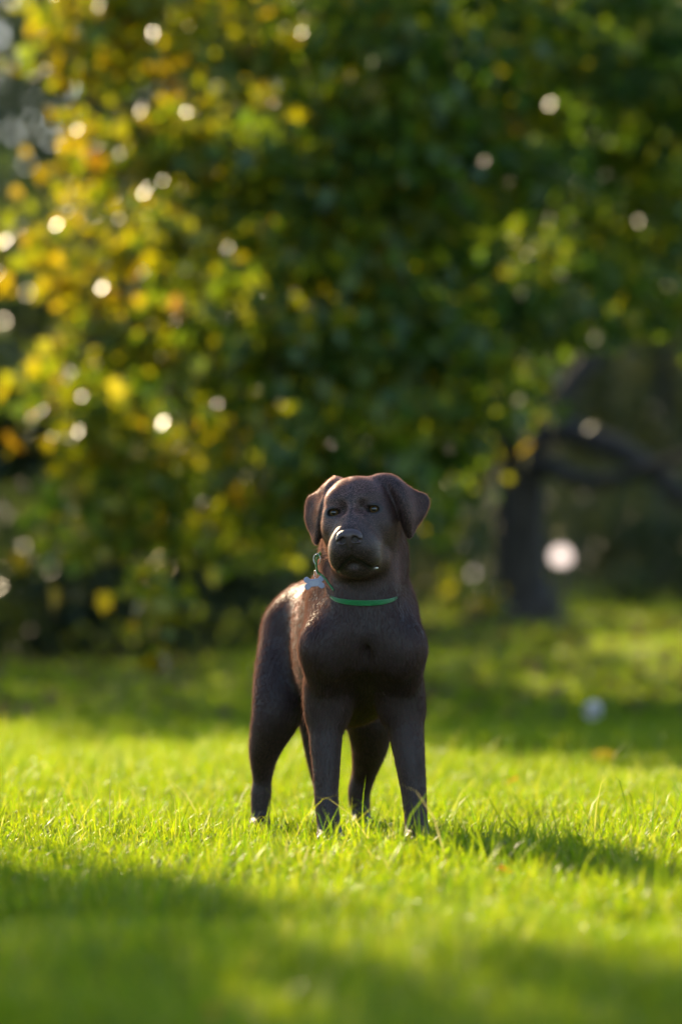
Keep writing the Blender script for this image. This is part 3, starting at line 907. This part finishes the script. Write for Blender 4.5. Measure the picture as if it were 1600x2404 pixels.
def scatter(name, pts, rot, scl, idx, sources, label):
    """One 'stuff' object: tufts of real blades set on every point by geometry nodes."""
    me = bpy.data.meshes.new(name)
    me.vertices.add(len(pts)); me.vertices.foreach_set('co', np.asarray(pts, np.float32).ravel())
    for nm, typ, data, key in (('rot', 'FLOAT_VECTOR', rot, 'vector'), ('scl', 'FLOAT_VECTOR', scl, 'vector'), ('pick', 'INT', idx, 'value')):
        a = me.attributes.new(nm, typ, 'POINT')
        a.data.foreach_set(key, np.asarray(data, np.int32 if typ == 'INT' else np.float32).ravel())
    o = bpy.data.objects.new(name, me); col.objects.link(o)
    tag(o, label, kind='stuff')
    lib = bpy.data.collections.new(name + '_tufts')
    for s in sources: lib.objects.link(s)
    ng = bpy.data.node_groups.new(name + '_nodes', 'GeometryNodeTree')
    ng.interface.new_socket('Geometry', in_out='INPUT', socket_type='NodeSocketGeometry')
    ng.interface.new_socket('Geometry', in_out='OUTPUT', socket_type='NodeSocketGeometry')
    gi, go = ng.nodes.new('NodeGroupInput'), ng.nodes.new('NodeGroupOutput')
    ci = ng.nodes.new('GeometryNodeCollectionInfo'); ci.inputs[0].default_value = lib
    ci.inputs['Separate Children'].default_value = True; ci.inputs['Reset Children'].default_value = True
    ip = ng.nodes.new('GeometryNodeInstanceOnPoints'); ip.inputs['Pick Instance'].default_value = True
    def attr(nm, typ):
        k = ng.nodes.new('GeometryNodeInputNamedAttribute'); k.data_type = typ; k.inputs[0].default_value = nm
        return k.outputs[0]
    L = ng.links.new
    L(gi.outputs[0], ip.inputs['Points']); L(ci.outputs[0], ip.inputs['Instance'])
    L(attr('pick', 'INT'), ip.inputs['Instance Index'])
    e2r = ng.nodes.new('FunctionNodeEulerToRotation'); L(attr('rot', 'FLOAT_VECTOR'), e2r.inputs[0]); L(e2r.outputs[0], ip.inputs['Rotation'])
    L(attr('scl', 'FLOAT_VECTOR'), ip.inputs['Scale'])
    L(ip.outputs[0], go.inputs[0])
    md = o.modifiers.new('tufts', 'NODES'); md.node_group = ng
    return o

def build_grass():
    rng = np.random.default_rng(21)
    gm = grass_material()
    src = []
    for k in range(12):
        V, F, t, tint = blades(rng, 76, .075, .036, .082, 0.0018, .0035, .10 if k % 3 == 0 else .02, 1.2)
        me = mesh_from('grass_tuft', V, F, t); color_attr(me, 'tint', np.stack([tint] * 3, 1))
        me.materials.append(gm)
        src.append(bpy.data.objects.new('grass_tuft', me))
    for k in range(2):                                            # clover and other broad low leaves between the blades
        n = 42
        r = .08 * np.sqrt(rng.random(n)); a = rng.random(n) * 6.283
        pos = np.stack([r * np.cos(a), r * np.sin(a), rng.uniform(.008, .030, n)], 1)
        me = leaf_mesh('grass_tuft', pos, rng.uniform(.008, .016, n), rng, np.clip(rng.normal(.30, .12, n), 0, .6), 'oval', -.1)
        me.materials.append(gm); src.append(bpy.data.objects.new('grass_tuft', me))
    # near lawn
    P = []
    for D0, D1, dens in ((3.3, 10.5, 210), (10.5, 16.5, 120)):
        W = .094 * D1 + 1.5
        n = int(1.25 * dens * (D1 - D0) * 2 * W)
        x = rng.uniform(-W, W, n); D = rng.uniform(D0, D1, n)
        m = np.abs(x) < .094 * D + 1.5
        P.append(np.stack([x[m], D[m] - CAM_D], 1))
    P = np.concatenate(P)
    cl = wave(np.stack([P[:, 0], P[:, 1], np.zeros(len(P))], 1), 9, 2.2)[:, 0] + .6 * wave(np.stack([P[:, 0], P[:, 1], np.zeros(len(P))], 1), 19, 7.0)[:, 0]
    s = np.clip(1.0 + .20 * cl, .6, 1.6) * rng.uniform(.8, 1.2, len(P))
    z = gz(P[:, 0], P[:, 1])
    pts = np.stack([P[:, 0], P[:, 1], z], 1)
    rot = np.stack([rng.normal(0, .10, len(P)), rng.normal(0, .10, len(P)), rng.uniform(0, 6.28, len(P))], 1)
    scl = np.stack([s, s, s * rng.uniform(.8, 1.2, len(P))], 1)
    scatter('grass', pts, rot, scl, np.where(rng.random(len(P)) < np.where(cl < -.5, .22, .05), rng.integers(12, 14, len(P)), rng.integers(0, 12, len(P))), src, 'short green lawn grass lit yellow from behind')
    # lawn under and beyond the trees: fewer, wider tufts
    src2 = []
    for k in range(6):
        V, F, t, tint = blades(rng, 60, .16, .025, .055, .0040, .0070)
        me = mesh_from('coarse_tuft', V, F, t); color_attr(me, 'tint', np.stack([tint] * 3, 1)); me.materials.append(gm)
        src2.append(bpy.data.objects.new('coarse_tuft', me))
    D = 16.2 + (46 - 16.2) * rng.random(110000) ** 1.3
    W = .094 * D + 5.0
    x = rng.uniform(-1, 1, len(D)) * W
    keep = rng.random(len(D)) < .14
    x, D = x[keep], D[keep]
    y = D - CAM_D
    pts = np.stack([x, y, gz(x, y)], 1)
    s = rng.uniform(.8, 1.4, len(x))
    rot = np.stack([rng.normal(0, .1, len(x)), rng.normal(0, .1, len(x)), rng.uniform(0, 6.28, len(x))], 1)
    scatter('shaded_grass', pts, rot, np.stack([s, s, s], 1), rng.integers(0, 6, len(x)), src2, 'shaded lawn grass beneath the trees')

# ------------------------------------------------------------------ trees
def tube(paths, k=10, wob=.08, seed=1):
    """Tapering limbs; every path is a list of (x, y, z, r)."""
    rng = np.random.default_rng(seed)
    VV, FF, off = [], [], 0
    for path in paths:
        S = spline(path, 5); n = len(S)
        tg = np.gradient(S[:, :3], axis=0); tg /= np.linalg.norm(tg, axis=1, keepdims=True)
        ref = np.where(np.abs(tg[:, 2:3]) > .8, np.array([[1., 0, 0]]), np.array([[0, 0, 1.]]))
        u = np.cross(ref, tg); u /= np.linalg.norm(u, axis=1, keepdims=True); w = np.cross(tg, u)
        a = np.arange(k) / k * 2 * math.pi
        lump = 1 + wob * rng.normal(size=(n, k))
        ring = S[:, None, :3] + (u[:, None] * np.cos(a)[None, :, None] + w[:, None] * np.sin(a)[None, :, None]) * (np.maximum(S[:, 3], .002)[:, None] * lump)[:, :, None]
        VV.append(ring.reshape(-1, 3))
        i, j = np.meshgrid(np.arange(n - 1), np.arange(k), indexing='ij')
        FF.append(np.stack([i * k + j, i * k + (j + 1) % k, (i + 1) * k + (j + 1) % k, (i + 1) * k + j], -1).reshape(-1, 4) + off)
        off += n * k
    return np.concatenate(VV), np.concatenate(FF)

LEAF2D = np.array([(0, 0), (.16, .10), (.48, .20), (.30, .42), (.40, .72), (.16, .66), (0, 1.0), (-.16, .66), (-.40, .72), (-.30, .42), (-.48, .20), (-.16, .10)])
LEAF_F = [(0, 1, 2, 3), (3, 4, 5, 6), (0, 3, 6), (0, 6, 9), (6, 7, 8, 9), (0, 9, 10, 11)]
OVAL2D = np.array([(0, 0), (.26, .35), (.20, .72), (0, 1.0), (-.20, .72), (-.26, .35)])
OVAL_F = [(0, 1, 2, 3), (0, 3, 4, 5)]

def leaf_mesh(name, pos, size, rng, tint, shape='maple', hang=.6):
    P2, F2 = (LEAF2D, LEAF_F) if shape == 'maple' else (OVAL2D, OVAL_F)
    n = len(pos)
    az = rng.uniform(0, 6.283, n)
    pitch = rng.normal(-hang, .45, n)                     # the blade's own direction: mostly hanging outward and down
    ax = np.stack([np.cos(az) * np.cos(pitch), np.sin(az) * np.cos(pitch), np.sin(pitch)], 1)
    rnd = rng.normal(size=(n, 3)); rnd[:, 2] += .8
    nr = rnd - (rnd * ax).sum(1, keepdims=True) * ax; nr /= np.linalg.norm(nr, axis=1, keepdims=True)
    sd = np.cross(nr, ax)
    fold = rng.uniform(-.05, .30, n)
    V = pos[:, None] + (ax[:, None] * P2[None, :, 1:2] + sd[:, None] * P2[None, :, 0:1] + nr[:, None] * (np.abs(P2[None, :, 0:1]) * fold[:, None, None] - .12 * P2[None, :, 1:2] ** 2)) * size[:, None, None]
    m = len(P2)
    o = np.arange(n) * m
    flat = np.concatenate([(o[:, None] + np.array(f)[None]).ravel() for f in F2])
    tot = np.concatenate([np.full(n, len(f)) for f in F2])
    me = mesh_from(name, V.reshape(-1, 3), flat, tot, smooth=False)
    color_attr(me, 'tint', np.repeat(np.stack([tint] * 3, 1), m, 0))
    return me

def leaf_material(name, base, tran, rough=.38, mixf=.5):
    nt = NT(name)
    at = nt.n('Attribute', attribute_name='tint'); sp = nt.n('SeparateColor'); nt.l(at.outputs['Color'], sp.inputs[0])
    b = nt.n('BsdfPrincipled'); b.inputs['Roughness'].default_value = rough; b.inputs['Specular IOR Level'].default_value = .5
    r1 = ramp(nt, base, sp.outputs[0]); r2 = ramp(nt, tran, sp.outputs[0])
    nt.l(r1.outputs[0], b.inputs['Base Color'])
    t = nt.n('BsdfTranslucent'); nt.l(r2.outputs[0], t.inputs[0])
    mx = nt.n('MixShader'); mx.inputs[0].default_value = mixf
    nt.l(b.outputs[0], mx.inputs[1]); nt.l(t.outputs[0], mx.inputs[2]); nt.l(mx.outputs[0], nt.out.inputs[0])
    return nt.m

def bark_material(name, a, b_):
    nt = NT(name)
    tc = nt.n('TexCoord'); mp = nt.n('Mapping'); mp.inputs['Scale'].default_value = (9, 9, 1.6); nt.l(tc.outputs['Object'], mp.inputs[0])
    nz = nt.n('TexNoise'); nz.inputs['Scale'].default_value = 3; nz.inputs['Detail'].default_value = 8; nt.l(mp.outputs[0], nz.inputs['Vector'])
    b = nt.n('BsdfPrincipled'); b.inputs['Roughness'].default_value = .9
    r = ramp(nt, [(.3, a), (.7, b_)], nz.outputs['Fac']); nt.l(r.outputs[0], b.inputs['Base Color'])
    bp = nt.n('Bump'); bp.inputs['Distance'].default_value = .03; nt.l(nz.outputs['Fac'], bp.inputs['Height']); nt.l(bp.outputs[0], b.inputs['Normal'])
    nt.l(b.outputs[0], nt.out.inputs[0])
    return nt.m

def sprays(rng, centres, radii, per, flat_=.45):
    """Leaf positions: flattened hanging sprays round the given centres."""
    out = []
    for c, r, n in zip(centres, radii, per):
        p = rng.normal(size=(n, 3)); p /= np.linalg.norm(p, axis=1, keepdims=True)
        p *= (rng.random((n, 1)) ** .45)
        p[:, 2] *= flat_
        p[:, 2] -= .35 * (p[:, 0] ** 2 + p[:, 1] ** 2)
        out.append(c + p * r)
    return np.concatenate(out)

def W3(px, py, D): return np.array([X(px, D), D - CAM_D, Z(py, D)])

def build_trees():
    rng = np.random.default_rng(77)
    bark = bark_material('maple_bark', (.020, .016, .014), (.060, .050, .044))
    maple = leaf_material('maple_leaf',
        [(0, (.040, .085, .028)), (.4, (.062, .120, .026)), (.65, (.115, .140, .012)), (.85, (.20, .140, .010)), (1, (.22, .075, .012))],
        [(0, (.09, .20, .012)), (.4, (.22, .31, .010)), (.65, (.52, .48, .008)), (.85, (.66, .42, .006)), (1, (.55, .180, .012))])
    # ---- the big maple
    tr = empty('maple_tree', (1.12, 16, float(gz(1.12, 16))))
    tag(tr, 'large maple with a dark forked trunk and a broad yellow green crown behind the dog', 'tree')
    base = Vector(tr.location)
    def q(px, py, D, r): return (*W3(px, py, D), r)
    trunk = [[(1.12, 16.0, float(gz(1.12, 16)) - .15, .36), (1.12, 16.0, float(gz(1.12, 16)) + .12, .25), q(1226, 1440, 24, .20), q(1222, 1360, 24, .168), q(1220, 1250, 24, .158), q(1216, 1150, 24, .16), q(1212, 1085, 24, .14)]]
    limbs = [
        [q(1214, 1120, 24, .10), q(1195, 1040, 23.8, .085), q(1180, 960, 23.4, .07), q(1150, 840, 22.6, .06), q(1040, 620, 21.0, .05), q(850, 420, 19.4, .035), q(600, 250, 18.5, .02)],
        [q(1225, 1110, 24, .10), q(1262, 1040, 24, .09), q(1300, 1005, 24, .085), q(1400, 1035, 23.8, .08), q(1500, 1085, 23.6, .07), q(1640, 1190, 23.4, .05), q(1800, 1230, 23.2, .03)],
        [q(1225, 1130, 24, .07), q(1290, 1095, 23.8, .06), q(1340, 1120, 23.6, .055), q(1420, 1130, 23.4, .05), q(1520, 1100, 23.2, .04), q(1640, 1060, 23, .025)],
        [q(1285, 1010, 24, .08), q(1300, 960, 24.1, .075), q(1380, 850, 24.2, .07), q(1480, 700, 24.4, .065), q(1530, 520, 24.4, .06), q(1500, 200, 24.2, .055), q(1420, -250, 24, .04)],
        [q(1268, 1035, 24, .07), q(1262, 960, 24.1, .06), q(1235, 880, 24.2, .055), q(1260, 600, 24.4, .05), q(1190, 200, 24.4, .045), q(1000, -400, 24, .03)],
        [q(1520, 560, 24.4, .05), q(1420, 450, 23.6, .04), q(1300, 330, 22.6, .03), q(1150, 200, 21.4, .02)],
        [q(1160, 880, 22.8, .05), q(980, 780, 21.2, .04), q(700, 700, 19.2, .03), q(420, 720, 17.6, .022), q(180, 830, 16.8, .012)],
        [q(1520, 300, 24.4, .05), q(1400, 130, 23, .045), q(1330, 20, 22, .035), q(1240, -120, 21, .02)],
        [q(1480, 700, 24.4, .05), q(1560, 560, 23.4, .04), q(1620, 380, 22.4, .03), q(1700, 200, 21.4, .02)],
    ]
    V, F = tube(trunk, 14, .05, 3)
    o = link('trunk', mesh_from('trunk', V - np.array(base), F, 4), bark, tr)
    for i, lb in enumerate(limbs):
        V, F = tube([lb], 9, .05, 5 + i)
        link('limb', mesh_from('limb', V - np.array(base), F, 4), bark, tr)
    # crown: sprays of leaves; the lower edge follows the photograph
    C, R, N_, tints = [], [], [], []
    def spray(c, r, n, t): C.append(c); R.append(r); N_.append(n); tints.append(t)
    low = lambda px: np.interp(px, [-300, 0, 350, 560, 760, 1000, 1120, 1200, 1300, 1450, 1600, 1900], [1230, 1290, 1330, 1290, 1270, 1180, 1060, 900, 800, 780, 780, 800])
    nspray = 0
    while nspray < 730:
        px = (rng.uniform(-200, 330) if nspray < 40 else rng.uniform(-320, 960)) if nspray < 320 else rng.uniform(780, 1920)
        py = rng.uniform(-900, 1330)
        Dmin = np.interp(px, [-320, 0, 800, 1100, 1900], [16.2, 15.8, 16.4, 17.6, 18.5])
        D = Dmin + np.interp(px, [0, 450, 850, 1200], [1.3, 1.5, 2.0, 4.5]) * rng.random()
        left = np.clip((700 - px) / 700, 0, 1)
        if .927 * X(px, D) + .375 * D < 4.3: continue
        if py > low(px) - (D - 15) * 6 - rng.uniform(0, 60): continue
        w = W3(px, py, D)
        if w[2] > 8.6 or np.hypot(w[0] - 1.1, w[1] - 16) > 7.2 - max(0, w[2] - 5) * .9: continue
        if py < -60 and rng.random() < .45: continue
        if px < 0 and rng.random() < .6: continue
        t = rng.normal(.40 + .28 * left, .12) - .12 * (px > 1000)  # sunlight at left painted in: leaves tinted yellower there, greener at right
        spray(w, rng.uniform(.22, .45), int(rng.uniform(20, 48) if nspray < 320 else rng.uniform(40, 75)), t); nspray += 1
    for _ in range(46):                                             # extra drooping sprays on the far side, added to shade the lawn
        spray(np.array([rng.uniform(-1.0, .45), rng.uniform(10.8, 16.8), rng.uniform(.95, 1.9)]), rng.uniform(.3, .5), 60, rng.normal(.4, .1))
    for (px, py, D, r, n, t) in ((365, 1440, 16.0, .13, 20, .62), (372, 1520, 16.0, .10, 12, .66), (350, 1360, 16.1, .2, 36, .55), (1130, 1395, 23.0, .20, 34, .62), (1090, 1340, 23.0, .16, 18, .58)):
        spray(W3(px, py, D), r, n, t)
    pos = sprays(rng, C, R, N_)
    tint = np.concatenate([np.clip(rng.normal(t, .13, n), 0, .80) for t, n in zip(tints, N_)])
    size = rng.uniform(.060, .118, len(pos))
    cr = link('crown', leaf_mesh('crown', pos - np.array(base), size, rng, tint), maple, tr)
    cr['kind'] = 'stuff'
    # single leaves bright enough to be told apart
    picks = [(1250, 1040, 21.5, .80), (1395, 995, 21.5, .70), (124, 1374, 16.4, .84), (378, 1545, 16.0, .82), (1310, 900, 21, .74), (1280, 885, 21, .7), (1085, 818, 20, .82), (1030, 845, 20, .8),
             (890, 160, 18, .7), (1285, 385, 21, .86), (1345, 440, 21, .78), (1460, 535, 21, .78), (1420, 645, 22, .84), (715, 250, 17, .66), (690, 225, 17, .66), (740, 270, 17, .68),
             (215, 345, 16.6, .92), (415, 170, 16.6, .92), (545, 335, 17, .98), (20, 910, 16, .74), (270, 880, 16.2, .70), (120, 900, 16.2, .72), (95, 850, 16.2, .72), (40, 880, 16.0, .75),
             (1165, 950, 20, .86), (1235, 1060, 21, .7), (870, 340, 18, .9), (925, 345, 18, .84), (415, 320, 17, .66), (255, 600, 16.8, .72), (140, 590, 16.6, .8), (1505, 500, 21, .76), (410, 690, 17, .9), (590, 540, 17.4, .72),
             (60, 1010, 16, .74), (190, 1130, 16, .7), (250, 1180, 16, .62), (10, 1010, 16, .9), (500, 1330, 18, .6), (850, 710, 18.6, .88)]
    for (px, py, D, t) in picks:
        me = leaf_mesh('leaf', np.zeros((1, 3)), np.array([rng.uniform(.10, .13)]), rng, np.array([t]), hang=1.0)
        l = link('leaf', me, maple, tr); l.location = Vector(W3(px, py, D)) - base
    # ---- a tree outside the frame on the left: its shade lies across the near grass
    lt = empty('shade_tree', (-4.6, 6.0, 0))
    tag(lt, 'leafy tree left of the lawn shading the near grass', 'tree')
    V, F = tube([[(0, 0, -.1, .24), (.05, 0, 1.2, .19), (0, .1, 2.6, .16), (.1, 0, 4.0, .11), (.0, .1, 6.0, .05)]], 12, .05, 9)
    link('trunk', mesh_from('trunk', V, F, 4), bark, lt)
    cs, rs, ns = [], [], []
    for _ in range(340):
        p, a = rng.uniform(-.7, 3.7), rng.normal(14.5, .6)           # across and along the sunlight
        zl = 2.3 if p < 1.6 else 4.1
        cs.append(np.array([0.940 * p - .342 * a + 4.6, .342 * p + .940 * a - CAM_D - 6.0, rng.uniform(zl + .3, 7.8)]))
        rs.append(rng.uniform(.25, .45)); ns.append(46)
    pos = sprays(rng, cs, rs, ns)
    o = link('crown', leaf_mesh('crown', pos, rng.uniform(.09, .15, len(pos)), rng, np.clip(rng.normal(.4, .15, len(pos)), 0, 1)), maple, lt); o['kind'] = 'stuff'
    # ---- shrubs and trees behind
    dark = leaf_material('shrub_leaf', [(0, (.012, .026, .012)), (.5, (.026, .045, .018)), (1, (.055, .070, .024))], [(0, (.03, .06, .012)), (.5, (.08, .12, .015)), (1, (.18, .19, .02))], .45, .4)
    olive = leaf_material('olive_leaf', [(0, (.032, .042, .016)), (.5, (.055, .064, .022)), (1, (.09, .09, .03))], [(0, (.07, .08, .02)), (.5, (.14, .15, .025)), (1, (.28, .23, .03))], .5, .45)
    bark2 = bark_material('dark_bark', (.018, .015, .013), (.045, .038, .032))
    def plant(name, label, cat, group, px, D, wid, hgt, mat, dens, size, trunk_h=.0, seed=0, tmean=.4, tr_r=.12):
        r = np.random.default_rng(seed)
        x, y = X(px, D), D - CAM_D; z0 = float(gz(x, y))
        root = empty(name, (x, y, z0)); tag(root, label, cat, group)
        stems = [[(0, 0, -.1, tr_r), (.05, .05, trunk_h * .6 + .2, tr_r * .8), (r.normal(0, .1), 0, trunk_h + hgt * .5, tr_r * .4)]]
        V, F = tube(stems, 9, .06, seed)
        link('trunk' if cat == 'tree' else 'stem', mesh_from('trunk', V, F, 4), bark2, root)
        cs, rs, ns = [], [], []
        for _ in range(dens):
            p = r.normal(size=3); p /= np.linalg.norm(p); p *= r.random() ** .35
            zz = trunk_h + hgt * (.5 + .5 * p[2])
            cs.append(np.array([p[0] * wid * .5, p[1] * wid * .4, max(zz, .15)])); rs.append(r.uniform(.28, .5) * max(1, hgt / 4)); ns.append(34)
        pos = sprays(r, cs, rs, ns)
        pos[:, 2] = np.maximum(pos[:, 2], .05)
        t = np.clip(np.repeat(r.normal(tmean, .16, len(cs)), ns) + r.normal(0, .1, len(pos)), 0, 1)
        c = link('crown' if cat == 'tree' else 'foliage', leaf_mesh('crown', pos, r.uniform(size * .7, size * 1.3, len(pos)), r, t, 'oval'), mat, root)
        c['kind'] = 'stuff'
        return root
    sh = 'dark shrubs along the back of the lawn'
    plant('shrub', 'low dark shrub at the far left end of the hedge line', 'shrub', sh, -40, 24.6, 2.0, 1.3, dark, 60, .09, seed=1, tr_r=.04)
    plant('shrub', 'dark rounded shrub left of the hanging maple branch', 'shrub', sh, 200, 25.2, 1.7, 1.2, dark, 52, .09, seed=2, tr_r=.04)
    plant('shrub', 'dense dark shrub right of the hanging maple branch', 'shrub', sh, 480, 24.4, 2.0, 1.3, dark, 64, .09, seed=3, tr_r=.04)
    plant('shrub', 'dark shrub just behind the dog', 'shrub', sh, 780, 25.6, 2.0, 1.4, dark, 64, .09, seed=4, tr_r=.04)
    plant('shrub', 'olive shrub left of the maple trunk', 'shrub', sh, 1060, 33, 1.8, 1.3, olive, 46, .09, seed=5, tr_r=.04)
    plant('shrub', 'olive shrub right of the maple trunk', 'shrub', sh, 1390, 36, 2.2, 1.3, olive, 50, .09, seed=6, tr_r=.04)
    plant('shrub', 'dark shrub at the right edge behind the maple', 'shrub', sh, 1600, 36, 2.0, 1.5, dark, 50, .09, seed=7, tr_r=.04)
    tg_ = 'trees behind the lawn'
    plant('background_tree', 'dark tree straight behind the dog', 'tree', tg_, 980, 39, 4.4, 8.0, dark, 190, .17, 1.2, 13, .4)
    plant('background_tree', 'olive tree seen right of the maple trunk', 'tree', tg_, 1360, 52, 5.0, 9.0, olive, 190, .18, 1.6, 14, .4)
    plant('background_tree', 'dull green tree at the far right behind the maple', 'tree', tg_, 1700, 48, 5.5, 9.5, olive, 200, .18, 1.4, 15, .35)
    plant('background_tree', 'distant dark tree between the dog and the maple trunk', 'tree', tg_, 1110, 60, 6.0, 9.0, dark, 190, .2, .8, 16, .4)
    plant('background_tree', 'tree at the far left edge behind the yellow leaves', 'tree', tg_, -160, 33, 4.5, 3.4, dark, 190, .17, .6, 23, .55)
    plant('background_tree', 'tree behind the yellow leaves at upper left', 'tree', tg_, 120, 31, 4.2, 3.2, dark, 190, .17, .8, 24, .55)
    wp = np.stack([rng.uniform(-34, 26, 32000), rng.uniform(90, 112, 32000), 1.2 + 30 * rng.random(32000) ** 1.2], 1)
    wd = link('distant_wood', leaf_mesh('distant_wood', wp, rng.uniform(.5, 1.1, 32000), rng, np.clip(rng.normal(.4, .2, 32000), 0, 1), 'oval', .2), dark)
    tag(wd, 'dark far off wood behind the lawn', kind='stuff')
    plant('background_tree', 'tall distant tree at the upper left edge', 'tree', tg_, 10, 72, 10.0, 18.0, dark, 300, .28, .2, 25, .5)
    plant('background_tree', 'tall distant tree left of the middle', 'tree', tg_, 560, 78, 10.0, 18.0, dark, 300, .28, .2, 26, .5)
    plant('background_tree', 'broad tree left of the maple, added to shade the lawn', 'tree', tg_, -850, 25.5, 5.2, 4.4, dark, 300, .15, .6, 18, .5)  # added mostly outside the frame so the lawn behind lies in shade
    plant('background_tree', 'pale olive tree low at the right edge', 'tree', tg_, 1560, 42, 4.5, 6.0, olive, 150, .16, .3, 19, .45)
    plant('background_tree', 'distant olive tree just right of the maple trunk', 'tree', tg_, 1330, 70, 7.0, 9.0, olive, 220, .24, .2, 20, .45)
    plant('background_tree', 'distant dark green tree beyond the right limb of the maple', 'tree', tg_, 1560, 75, 8.0, 12.0, dark, 220, .26, .2, 21, .5)
    plant('background_tree', 'distant tree behind the dog and the shrubs', 'tree', tg_, 780, 65, 8.0, 12.0, dark, 220, .24, .2, 22, .45)
    plant('background_tree', 'distant tree high above the left shrubs', 'tree', tg_, 280, 60, 7.0, 12.0, dark, 220, .22, .8, 17, .45)
    return tr

def build_small():
    rng = np.random.default_rng(5)
    # a white clover head and a yellow fallen leaf that stand out on the lawn at the right
    g = 'small flowers and leaves on the lawn'
    x, y = X(1390, 15.0), 15.0 - CAM_D; z = float(gz(x, y))
    root = empty('clover_flower', (x, y, z)); tag(root, 'small round white flower head standing in the shaded grass at right', 'flower')
    V, F = tube([[(0, 0, -.01, .0022), (.004, 0, .04, .002), (.002, 0, .085, .0018)]], 6, 0, 1)
    link('stem', mesh_from('stem', V, F, 4), simple_mat('flower_stem', (.05, .11, .02), .6), root)
    P = rng.normal(size=(110, 3)); P /= np.linalg.norm(P, axis=1, keepdims=True)
    VV, FF = [], []
    for i, p in enumerate(P):
        s = np.cross(p, [.3, .2, .9]); s /= np.linalg.norm(s)
        c = np.array([0, 0, .095])
        VV += [c + p * .004 + s * .004, c + p * .004 - s * .004, c + p * .036 - s * .010, c + p * .041, c + p * .036 + s * .010]
        FF.append([i * 5 + k for k in range(5)])
    pt = NT('white_petal'); b = pt.n('BsdfPrincipled'); b.inputs['Base Color'].default_value = (.82, .80, .80, 1); b.inputs['Roughness'].default_value = .6
    t = pt.n('BsdfTranslucent'); t.inputs[0].default_value = (.8, .78, .8, 1); mx = pt.n('MixShader'); mx.inputs[0].default_value = .4
    pt.l(b.outputs[0], mx.inputs[1]); pt.l(t.outputs[0], mx.inputs[2]); pt.l(mx.outputs[0], pt.out.inputs[0])
    link('flower_head', mesh_from('flower_head', np.array(VV), np.array(FF), 5, False), pt.m, root)
    yl = leaf_material('fallen_leaf', [(0, (.35, .22, .02)), (.5, (.42, .16, .02)), (1, (.30, .20, .13))], [(0, (.75, .50, .02)), (.5, (.7, .22, .02)), (1, (.4, .3, .2))], .5, .45)
    spots = [(1415, 1762, 12.0, .085, 0, .06, 1.2, 'yellow leaf caught upright in the grass below the white flower'),
             (505, 2398, 4.45, .03, .6, .02, .3, 'orange red leaf lying at the bottom edge of the grass'),
             (1172, 2086, 6.75, .035, .5, .045, .3, 'small orange leaf in the blurred grass right of the dog'),
             (697, 1968, 8.05, .04, 1, .05, .3, 'withered grey leaf beside the dog\'s front paw at left'),
             (1215, 1870, 10.2, .045, .5, .05, .3, 'tan leaf on the sunlit grass right of the dog'),
             (1240, 1080, 0, 0, 0, 0, 0, '')]
    for (px, py, D, s, t, lift, hang, lab) in spots:
        if not lab: continue
        me = leaf_mesh('fallen_leaf', np.zeros((1, 3)), np.array([s]), rng, np.array([t]), hang=hang if hang > 1 else 0.1)
        o = link('fallen_leaf', me, yl)
        x, y = X(px, D), D - CAM_D
        o.location = (x, y, float(gz(x, y)) + lift)
        tag(o, lab, 'leaf', 'leaves fallen on the lawn')

    # bright discs of unknown source by the maple, added as glowing globes on posts
    lm = NT('spot_glow'); e = lm.n('Emission'); e.inputs[0].default_value = (1, .80, .70, 1); e.inputs[1].default_value = .9; lm.l(e.outputs[0], lm.out.inputs[0])
    pole = simple_mat('spot_post', (.03, .03, .032), .5)
    for (px, py, D, r, lab) in ((1316, 1306, 32, .075, 'bright round spot of unknown source right of the maple trunk, added as a glowing globe'), (1100, 1348, 34, .05, 'smaller faint spot of unknown source left of the maple trunk, added as a glowing globe')):
        x, y = X(px, D), D - CAM_D; z0 = float(gz(x, y)); zt = Z(py, D) - z0
        root = empty('glow_spot', (x, y, z0)); tag(root, lab, 'lamp', 'added glowing spots behind the maple')
        V, F = tube([[(0, 0, -.05, .022), (0, 0, zt * .5, .02), (0, 0, zt - r * .8, .018)]], 8, 0, 1)
        link('post', mesh_from('post', V, F, 4), pole, root)
        bm = bmesh.new(); bmesh.ops.create_uvsphere(bm, u_segments=20, v_segments=12, radius=r)
        for f in bm.faces: f.smooth = True
        me = bpy.data.meshes.new('globe'); bm.to_mesh(me); bm.free()
        o = link('globe', me, lm.m, root); o.location = (0, 0, zt)
        V, F = tube([[(0, 0, zt - r * 1.15, r * .5), (0, 0, zt - r * .95, r * .62), (0, 0, zt - r * .8, r * .6)]], 12, 0, 1)
        link('collar', mesh_from('collar', V, F, 4), pole, root)

    # brown leaf litter in the thin grass under the maple
    n = 4500
    D = rng.uniform(15.6, 30, n); x = rng.uniform(-1, 1, n) * (.094 * D + 3.0); y = D - CAM_D
    tan_ = leaf_material('litter_leaf', [(0, (.045, .030, .016)), (.5, (.085, .058, .026)), (1, (.13, .085, .03))], [(0, (.05, .03, .01)), (1, (.14, .09, .02))], .7, .25)
    lt = link('leaf_litter', leaf_mesh('leaf_litter', np.stack([x, y, gz(x, y) + rng.uniform(.02, .05, n)], 1), rng.uniform(.05, .10, n), rng, rng.random(n), 'oval', .05), tan_)
    tag(lt, 'brown fallen leaves scattered through the shaded grass', kind='stuff')

build_ground()
if PARTS['trees']: build_trees()
if PARTS['grass']: build_grass()
if PARTS['dog']:
    dog_data = build_dog()
    build_collar(dog_data[1], dog_data[2])
    if PARTS['fur']: build_fur(*dog_data)
if PARTS['small']: build_small()
